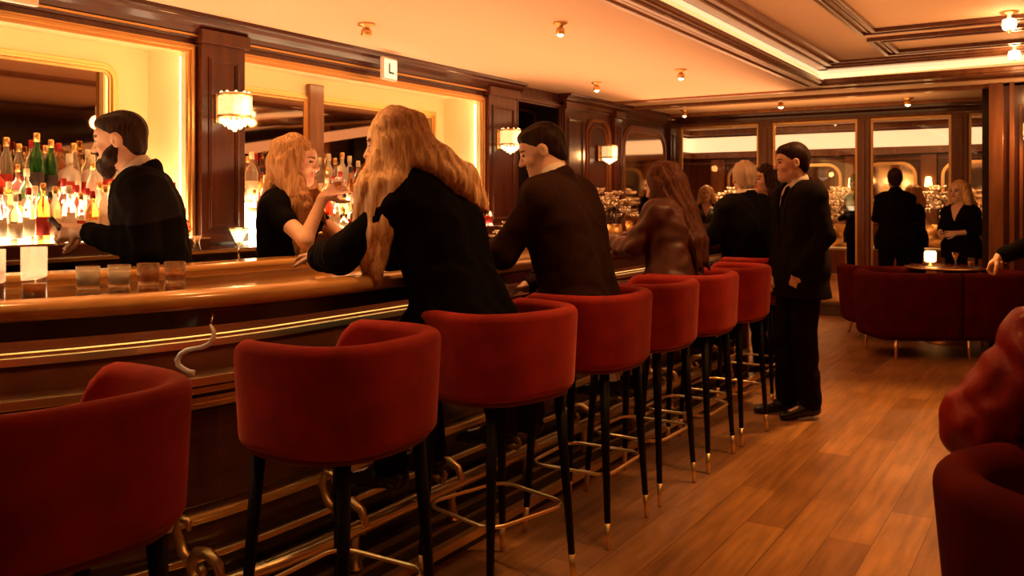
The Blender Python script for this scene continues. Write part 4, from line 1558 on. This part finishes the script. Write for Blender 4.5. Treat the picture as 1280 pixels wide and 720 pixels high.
    def hair_short(s, m, vol=.010, top=.012, beard=None, name='hair'):
        lo, hi = s.bounds([s.H(0, -.02, .03)], .17)
        F = Field(lo, hi, .005)
        q, Rh = s.d['hs'], s.Rh
        F.ell(s.H(0, -.024, .036), tuple(np.array((.071 + vol, .091 + vol, .081 + top)) * q), Rh)
        F.ell(s.H(0, .035, .085), tuple(np.array((.052, .048, .030 + top * .4)) * q), Rh, .02)
        F.ell(s.H(0, -.065, -.03), tuple(np.array((.060, .042, .050)) * q), Rh, .02)
        s._groove(F, .0022, 46)
        F.ell(s.H(0, .105, -.03), tuple(np.array((.090, .098, .098)) * q), Rh, .008, 'sub')
        F.ell(s.H(0, .02, -.10), tuple(np.array((.13, .082, .105)) * q), Rh, .008, 'sub')
        for x in (-.08, .08):
            F.ell(s.H(x, -.008, -.008), tuple(np.array((.028, .030, .038)) * q), Rh, .006, 'sub')
        o = F.build(name, m, s.root)
        if beard:
            lo, hi = s.bounds([s.H(0, .04, -.07)], .13)
            F = Field(lo, hi, .005)
            F.cone(s.H(-.030, .022, -.056), s.H(0, .070, -.092), .040, .032, .02)
            F.cone(s.H(.030, .022, -.056), s.H(0, .070, -.092), .040, .032, .02)
            F.cone(s.H(0, .062, -.085), s.H(0, .068, -.125), .034, .022, .02)
            for x in (-1, 1):
                F.cone(s.H(x * .066, .0, -.02), s.H(x * .052, .030, -.055), .012, .022, .02)
                F.cone(s.H(x * .022, .086, -.040), s.H(x * .002, .094, -.036), .008, .009, .006)
            F.cone(s.H(-.016, .100, -.0525), s.H(.016, .100, -.0525), .009, .009, .003, 'sub')
            s._groove(F, .002, 60)
            F.ell(s.H(0, .085, .0), tuple(np.array((.042, .04, .033)) * q), Rh, .006, 'sub')
            F.build('beard', beard, s.root)
        return o

    def _groove(s, F, amp, freq):
        X, Y, Z = F.grid()
        p = [X - s.head[0], Y - s.head[1], Z - s.head[2]]
        qx, qy, qz = [p[0] * s.Rh[0, i] + p[1] * s.Rh[1, i] + p[2] * s.Rh[2, i] for i in range(3)]
        az = np.arctan2(qx, -qy + .3)
        F.F += (amp * np.sin(az * freq + 2.2 * np.sin(qz * 17) + 1.3 * np.sin(qx * 31))).astype(np.float32)

    def hair_long(s, m, guides, strands=0, h=.006, seed=5, face_cut=True, vol=.0):
        """guides: polylines [(point, radius), ...] in the person's frame, clumps of hair that fall from the crown"""
        q, Rh = s.d['hs'], s.Rh
        pts = [p for g in guides for p, r in g] + [s.head]
        lo, hi = s.bounds(pts, .14)
        F = Field(lo, hi, h)
        F.ell(s.H(0, -.022, .034), tuple(np.array((.086 + vol, .106 + vol, .096 + vol)) * q), Rh)
        for g in guides:
            for i in range(len(g) - 1):
                F.cone(g[i][0], g[i + 1][0], g[i][1], g[i + 1][1], .028)
        X, Y, Z = F.grid()
        az = np.arctan2(X - s.head[0], -(Y - s.head[1]) + .25)
        F.F += (.0035 * np.sin(az * 55 + 2.5 * np.sin(Z * 13 + X * 9)) + .002 * np.sin(az * 130 + 3 * np.sin(Z * 9))).astype(np.float32)
        if face_cut:
            F.ell(s.H(0, .118, -.035), tuple(np.array((.060, .085, .105)) * q), Rh, .006, 'sub')
        o = F.build('hair', m, s.root)
        if strands:
            rr = random.Random(seed)
            mb = MB()
            for g in guides:
                for k in range(strands):
                    a = rr.uniform(0, 2 * math.pi)
                    f = rr.uniform(.80, 1.12)
                    ph = rr.uniform(0, 6)
                    line, rad = [], []
                    L = len(g)
                    endt = rr.uniform(.80, 1.12)
                    for i in range(11):
                        t = i / 10 * (L - 1) * min(endt, 1)
                        j = min(int(t), L - 2)
                        u = t - j
                        p = lerp(g[j][0], g[j + 1][0], u)
                        r = g[j][1] * (1 - u) + g[j + 1][1] * u
                        d = unit(g[j + 1][0] - g[j][0])
                        e1 = unit(np.cross(d, V3(.3, 1, .2)))
                        e2 = np.cross(d, e1)
                        aa = a + .25 * math.sin(i * .8 + ph)
                        line.append(tuple(p + (e1 * math.cos(aa) + e2 * math.sin(aa)) * r * f))
                        rad.append(.0026 * (1 - .75 * max(0, i / 10 - .55) / .45))
                    mb.tube(line, rad, 4)
            mb.build('hair_strands', m, s.root)['kind'] = 'stuff'
        return o


def falls(P, azs, length, r=(.030, .036, .040, .034, .016), spread=.02, down=None, back=0., wave=.012, seed=1, ends=None):
    """clumps from the crown over the skull at the given azimuths (0 = back, + = right), then straight down"""
    rr = random.Random(seed)
    out = []
    for n, az in enumerate(azs):
        a = R(az)
        sx, sy = math.sin(a), -math.cos(a)
        L = length[n] if isinstance(length, (list, tuple)) else length
        p0 = P.H(sx * .02, -.015 + sy * .03, .098)
        p1 = P.H(sx * .062, -.02 + sy * .078, .062)
        p2 = P.H(sx * .082, -.02 + sy * .092, -.01)
        g = [(p0, r[0]), (p1, r[1]), (p2, r[2])]
        if ends and ends.get(az) is not None:
            e = ends[az]
            for k, q in enumerate(e):
                g.append((V3(*q), r[3] if k < len(e) - 1 else r[4]))
        else:
            hx, hy, _ = P.Rh @ V3(sx, sy, 0)
            for k in range(1, 4):
                z = L * k / 3
                g.append((p2 + V3(hx * spread * k + rr.uniform(-wave, wave), hy * spread * k - back * k + rr.uniform(-wave, wave), -z), r[3] if k < 3 else r[4]))
        out.append(g)
    return out


SEATKNEE = [(-.13, .42, .84), (.13, .42, .84)]
SEATANK = [(-.11, .36, .40), (.11, .34, .40)]

# seated blonde woman in black, back to the camera
P = Person((-1.78, 2.64, 0), 92, 'person with long blonde hair in a black coat, seated with back to camera', 'f', hip=(0, .10, .92), neck=(-.03, .27, 1.46),
           head=(-.13, .34, 1.585), hrot=(28, -12, 6), elbow=[(-.27, .46, 1.19), (.27, .42, 1.15)], wrist=[(-.13, .69, 1.165), (.10, .60, 1.16)],
           knee=SEATKNEE, ankle=SEATANK, h=.006, hand_dir=[((.25, 1, .05), (0, .1, -1)), ((-.5, .9, 0), (0, 0, -1))], curl=(.45, .4))
P.body()
P.jacket(M['blackcloth'], inf=.042, vneck=0, thigh=.35, sleeve=.96, amp=.004, name='coat', seed=1)
P.trousers(M['trous'], inf=.014)
P.shoes(M['shoe'])
n = P.neck
def fill_in(E, n, jit=.012, seed=3):
    rr = random.Random(seed)
    ks = sorted(E)
    out = {}
    for i in range(n):
        f = i / (n - 1) * (len(ks) - 1)
        j = min(int(f), len(ks) - 2)
        u = f - j
        az = ks[j] * (1 - u) + ks[j + 1] * u
        L = rr.uniform(-.5, 1) * .05
        g = []
        for k, (p, q) in enumerate(zip(E[ks[j]], E[ks[j + 1]])):
            w = lerp(p, q, u) + V3(rr.uniform(-jit, jit), rr.uniform(-jit, jit), -L * k / 2) * (k > 0)
            g.append(tuple(w))
        out[az] = g
    return out


E = fill_in({-112: [(-.25, .38, 1.43), (-.25, .39, 1.28), (-.22, .40, 1.13)], -52: [(-.23, .24, 1.45), (-.25, .27, 1.30), (-.235, .30, 1.15)]}, 10)
E.update(fill_in({-40: [(-.14, .20, 1.53), (-.05, .14, 1.47), (.04, .10, 1.40)], 20: [(-.04, .18, 1.55), (.06, .13, 1.48), (.14, .10, 1.39)],
                  80: [(.0, .26, 1.54), (.08, .20, 1.48), (.17, .15, 1.40)]}, 16, seed=9))
P.hair_long(H['blonde'], falls(P, sorted(E), .4, r=(.030, .034, .034, .026, .005), ends=E), strands=30, h=.006, vol=.004)

# woman behind the bar, profile to the right
P = Person((-3.12, 2.93, 0), -68, 'person with long strawberry blonde hair and black top, facing right behind the bar', 'f', hip=(0, -.02, .98), neck=(-.0, .01, 1.42), head=(0, .05, 1.565),
           hrot=(4, -8, 0), elbow=[(-.16, .20, 1.21), (.30, .22, 1.215)], wrist=[(.05, .30, 1.20), (.22, .27, 1.40)], h=.006,
           hand_dir=[((1, .5, -.05), (0, .1, -1)), ((-.25, .7, .45), (-1, 0, -.3))], curl=(.5, .9))
P.body()
P.jacket(M['blackcloth'], inf=.014, vneck=.62, vw=.06, lapel=False, sleeve=0, amp=.003, name='blouse', seed=2, collar=False)
P.trousers(M['trous'])
P.shoes(M['shoe'])
E = fill_in({-100: [(-.08, .08, 1.47), (-.10, .12, 1.36), (-.10, .14, 1.26)], -20: [(-.02, -.06, 1.46), (-.02, -.10, 1.36), (-.02, -.11, 1.26)],
             25: [(.06, -.05, 1.46), (.08, -.08, 1.36), (.09, -.09, 1.25)]}, 12, seed=4)
E.update(fill_in({50: [(.09, .02, 1.47), (.12, .07, 1.37), (.13, .11, 1.17)], 100: [(.08, .09, 1.47), (.10, .14, 1.36), (.10, .16, 1.19)]}, 9, jit=.006, seed=6))
P.hair_long(H['ginger'], falls(P, sorted(E), .4, r=(.022, .025, .025, .021, .004), ends=E), strands=22, h=.006)
gl = stem_glass(.030, .06, .05)
at(gl, 'small_glass', (-2.73, 2.86, 1.37), 'small stemmed glass raised in the hand of the woman behind the bar', 'glass')

# bearded bartender, profile to the left
P = Person((-3.27, 2.32, 0), 138, 'person with dark beard and black jacket standing behind the bar, working with both hands', 'm', hip=(0, -.04, 1.0), neck=(0, .05, 1.49), head=(0, .135, 1.63),
           hrot=(-10, -10, 0), elbow=[(-.23, .0, 1.18), (.23, -.02, 1.18)], wrist=[(-.05, .27, 1.26), (.06, .27, 1.25)], h=.006,
           hand_dir=[((.3, 1, .0), (1, 0, -.2)), ((-.3, 1, -.05), (-1, 0, -.2))], curl=(.9, .9))
P.body()
P.shirt(M['shirt'])
P.jacket(M['blackcloth'], inf=.018, hem=.16, seed=3, sleeve=.84)
P.trousers(M['trous'])
P.shoes(M['shoe'])
P.hair_short(H['dark'], vol=.007, top=.012, beard=H['dark'])
o = MB().lathe([(0, 0), (.012, 0), (.015, .02), (.010, .06), (.013, .10), (0, .105)], n=14).build('bar_tool', M['black'])
o.rotation_euler = (R(50), R(20), 0)
at(o, 'bar_tool', (-3.50, 2.07, 1.25), 'small dark tool held in the bearded bartender\'s hands', 'tool')

# seated man in brown suit
P = Person((-1.76, 3.36, 0), 92, 'person with short dark hair and brown suit seated at the bar, looking down', 'm', hip=(0, .02, .93), neck=(0, .15, 1.465), head=(.03, .235, 1.60),
           hrot=(24, -22, 0), elbow=[(-.25, .27, 1.16), (.29, .12, 1.14)], wrist=[(-.10, .50, 1.165), (.03, .30, 1.0)],
           knee=SEATKNEE, ankle=SEATANK, h=.006, hand_dir=[((.3, 1, 0), (0, 0, -1)), ((-.7, .6, -.1), (0, 0, -1))], curl=(.4, .5))
P.body()
P.shirt(M['shirt'], tie=M['satin'] if False else M['shirt'])
P.jacket(M['suit'], inf=.024, thigh=.3, vneck=.35, amp=.003, seed=4)
P.trousers(M['suit'])
P.shoes(M['shoe'])
P.hair_short(H['dark'], vol=.008, top=.014)

# auburn-haired woman
P = Person((-1.76, 4.46, 0), 86, 'person with long auburn hair and rust brown jacket seated at the bar, head bowed', 'f', hip=(0, .04, .90), neck=(.10, .13, 1.345), head=(.15, .20, 1.465),
           hrot=(-4, -22, 4), side=0, elbow=[(-.16, .22, 1.13), (.36, .20, 1.13)], wrist=[(-.03, .46, 1.16), (.20, .48, 1.16)],
           knee=SEATKNEE, ankle=SEATANK, h=.007, hand_dir=[((.3, 1, 0), (0, 0, -1)), ((-.3, 1, 0), (0, 0, -1))], curl=(.4, .4))
P.body()
P.jacket(M['brownj'], inf=.026, thigh=.25, vneck=0, amp=.006, seed=5)
P.trousers(M['denim'], name='skirt', skirt=True)
P.shoes(M['shoe'])
E = {-90: [(.05, .20, 1.36), (.02, .18, 1.22), (.03, .20, 1.10)], -60: [(.04, .12, 1.36), (-.02, .07, 1.22), (-.03, .08, 1.10)], -30: [(.06, .05, 1.34), (.02, -.03, 1.18), (.0, -.07, 1.05)],
     0: [(.12, .02, 1.34), (.08, -.06, 1.18), (.08, -.10, 1.04)], 30: [(.18, .03, 1.34), (.16, -.04, 1.18), (.16, -.08, 1.06)], 60: [(.24, .10, 1.36), (.26, .04, 1.24), (.27, .04, 1.12)], 90: [(.24, .18, 1.38), (.27, .18, 1.26), (.28, .20, 1.15)]}
E = fill_in(E, 18, seed=8)
P.hair_long(H['auburn'], falls(P, sorted(E), .4, r=(.028, .032, .032, .026, .005), ends=E), strands=18, h=.007)

# silver-haired man
P = Person((-1.88, 6.06, 0), 62, 'person with silver hair and black suit on the far stool, seen from behind', 'm', hip=(0, .02, .91), neck=(0, .06, 1.40), head=(0.02, .10, 1.535),
           hrot=(-30, -5, 0), knee=SEATKNEE, ankle=SEATANK, elbow=[(-.27, .10, 1.14), (.27, .14, 1.14)], wrist=[(-.14, .36, 1.14), (.14, .36, 1.10)], h=.008)
P.body()
P.shirt(M['shirt'])
P.jacket(M['blackcloth'], thigh=.3, seed=6)
P.trousers(M['trous'])
P.shoes(M['shoe'])
P.hair_short(H['silver'], vol=.013, top=.02)

# person in black at the far bar end
P = Person((-2.06, 7.06, 0), 150, 'person with dark hair and black dress standing at the far end of the bar', 'f', hip=(0, 0, .95), neck=(0, .02, 1.41), head=(0, .05, 1.55), h=.011,
           elbow=[(-.22, .02, 1.12), (.22, .02, 1.12)], wrist=[(-.12, .24, 1.10), (.12, .24, 1.10)])
P.body()
P.jacket(M['blackcloth'], inf=.016, vneck=.6, lapel=False, name='dress_top', seed=7, collar=False)
P.trousers(M['trous'])
P.shoes(M['shoe'])
P.hair_long(H['dark'], falls(P, [-95, -60, -20, 20, 60, 95], .26), h=.009)

# standing man in dark suit
P = Person((-1.485, 5.775, 0), 132, 'person in a dark suit standing by the bar stools, hand in pocket', 'm', hip=(0, -.01, .97), neck=(0, .0, 1.48), head=(0, .055, 1.625),
           hrot=(-12, -6, 0), elbow=[(-.24, -.05, 1.17), (.24, -.04, 1.17)], wrist=[(-.15, .10, .93), (.15, .12, .91)],
           knee=[(-.10, .02, .52), (.10, .04, .52)], ankle=[(-.07, -.04, .10), (.08, .04, .10)], h=.006, hand_dir=[((.3, .1, -1), (.3, -1, 0)), ((-.25, .1, -1), (0, -1, 0))], curl=(1., 1.))
P.body()
P.shirt(M['shirt'], tie=M['trous'])
P.jacket(M['suit2'], inf=.022, hem=.20, seed=8, vneck=.40)
P.trousers(M['suit2'], inf=.018)
P.shoes(M['shoe'])
P.hair_short(H['dark'], vol=.009, top=.022)

# waiter seen from behind by the partition
P = Person((-1.66, 10.52, 0), 20, 'person in black seen from behind near the glass partition, beyond the sofa', 'f', hip=(0, 0, .97), neck=(0, .01, 1.48), head=(0, .04, 1.62), h=.009,
           elbow=[(-.20, .03, 1.19), (.20, .03, 1.19)], wrist=[(-.12, .2, 1.15), (.12, .2, 1.15)])
P.body()
P.jacket(M['blackcloth'], seed=9, vneck=0, inf=.012)
P.trousers(M['trous'])
P.shoes(M['shoe'])
P.hair_short(H['dark'], vol=.015, top=.03)
waiter = P.root

# blonde woman right of the waiter
P = Person((-1.0, 10.5, 0), 150, 'person with light blonde hair and black dress at the right end of the partition', 'f', hip=(0, 0, .90), neck=(0, .02, 1.34), head=(0, .05, 1.48), h=.010,
           elbow=[(-.22, .02, 1.07), (.22, .02, 1.07)], wrist=[(-.1, .22, 1.05), (.1, .22, 1.05)], ankle=[(-.1, -.02, .07), (.1, -.02, .07)])
P.body()
P.jacket(M['blackcloth'], inf=.014, seed=10, vneck=.6, lapel=False, sleeve=.5, name='dress_top', collar=False)
P.trousers(M['trous'])
P.shoes(M['shoe'])
P.hair_long(H['blonde'], falls(P, [-95, -60, -20, 20, 60, 95], .2), h=.009)
blondie = P.root

# figure in black at the right edge, arm stretched forward
P = Person((.10, 6.50, 0), 124, 'person in black cut off by the right edge, arm stretched out to the left', 'm', hip=(0, -.02, .97), neck=(0, .05, 1.44), head=(0, .12, 1.58), hrot=(0, -12, 0), h=.008,
           elbow=[(-.22, .34, 1.18), (.25, .15, 1.14)], wrist=[(-.16, .66, 1.06), (.14, .40, 1.06)], curl=(1., .6), hand_dir=[((.5, .5, -.6), (0, -.3, -1)), ((-.3, 1, -.2), (0, 0, -1))])
P.body()
P.shirt(M['shirt'])
P.jacket(M['blackcloth'], seed=11, inf=.026, hem=.18)
P.trousers(M['trous'])
P.shoes(M['shoe'])
P.hair_short(H['dark'])

# seated figure in red satin in the corner armchair
P = Person((.105, 2.67, 0), -30, 'person in a puffed red satin jacket seated in the corner armchair, head out of frame', 'f', hip=(0, -.05, .54), neck=(0, -.02, 1.06), head=(.04, .02, 1.21), h=.006,
           elbow=[(-.335, -.06, .76), (.30, .0, .80)], wrist=[(-.20, .20, .68), (.14, .24, .68)],
           knee=[(-.14, .42, .50), (.12, .42, .50)], ankle=[(-.15, .46, .10), (.12, .48, .10)])
P.body()
P.d = dict(P.d, arm=(.088, .078, .035))
P.jacket(M['satin'], inf=.035, thigh=.2, vneck=0, amp=.006, seed=12)
P.d = SEX['f']
P.trousers(M['trous'])
P.shoes(M['shoe'])
P.hair_long(H['dark'], falls(P, [-95, -60, -20, 20, 60, 95], .2), h=.009)

# guests of the second room
for (src, x, y, rz, lb) in [(blondie, -4.45, 12.2, 200, 'person with blonde hair in the back room, left of the silver-haired man'), (waiter, -2.35, 12.1, 60, 'person in black in the back room, right of the standing suited man'),
                            (blondie, -1.75, 12.6, 120, 'person with blonde hair in the back room, beyond the waiter'), (waiter, -3.55, 12.5, 150, 'person in black in the back room, beside the blonde guest')]:
    c = copy_tree(src)
    c.location = (x, y, 0)
    c.rotation_euler = (0, 0, R(rz))
    tag(c, lb, 'person')
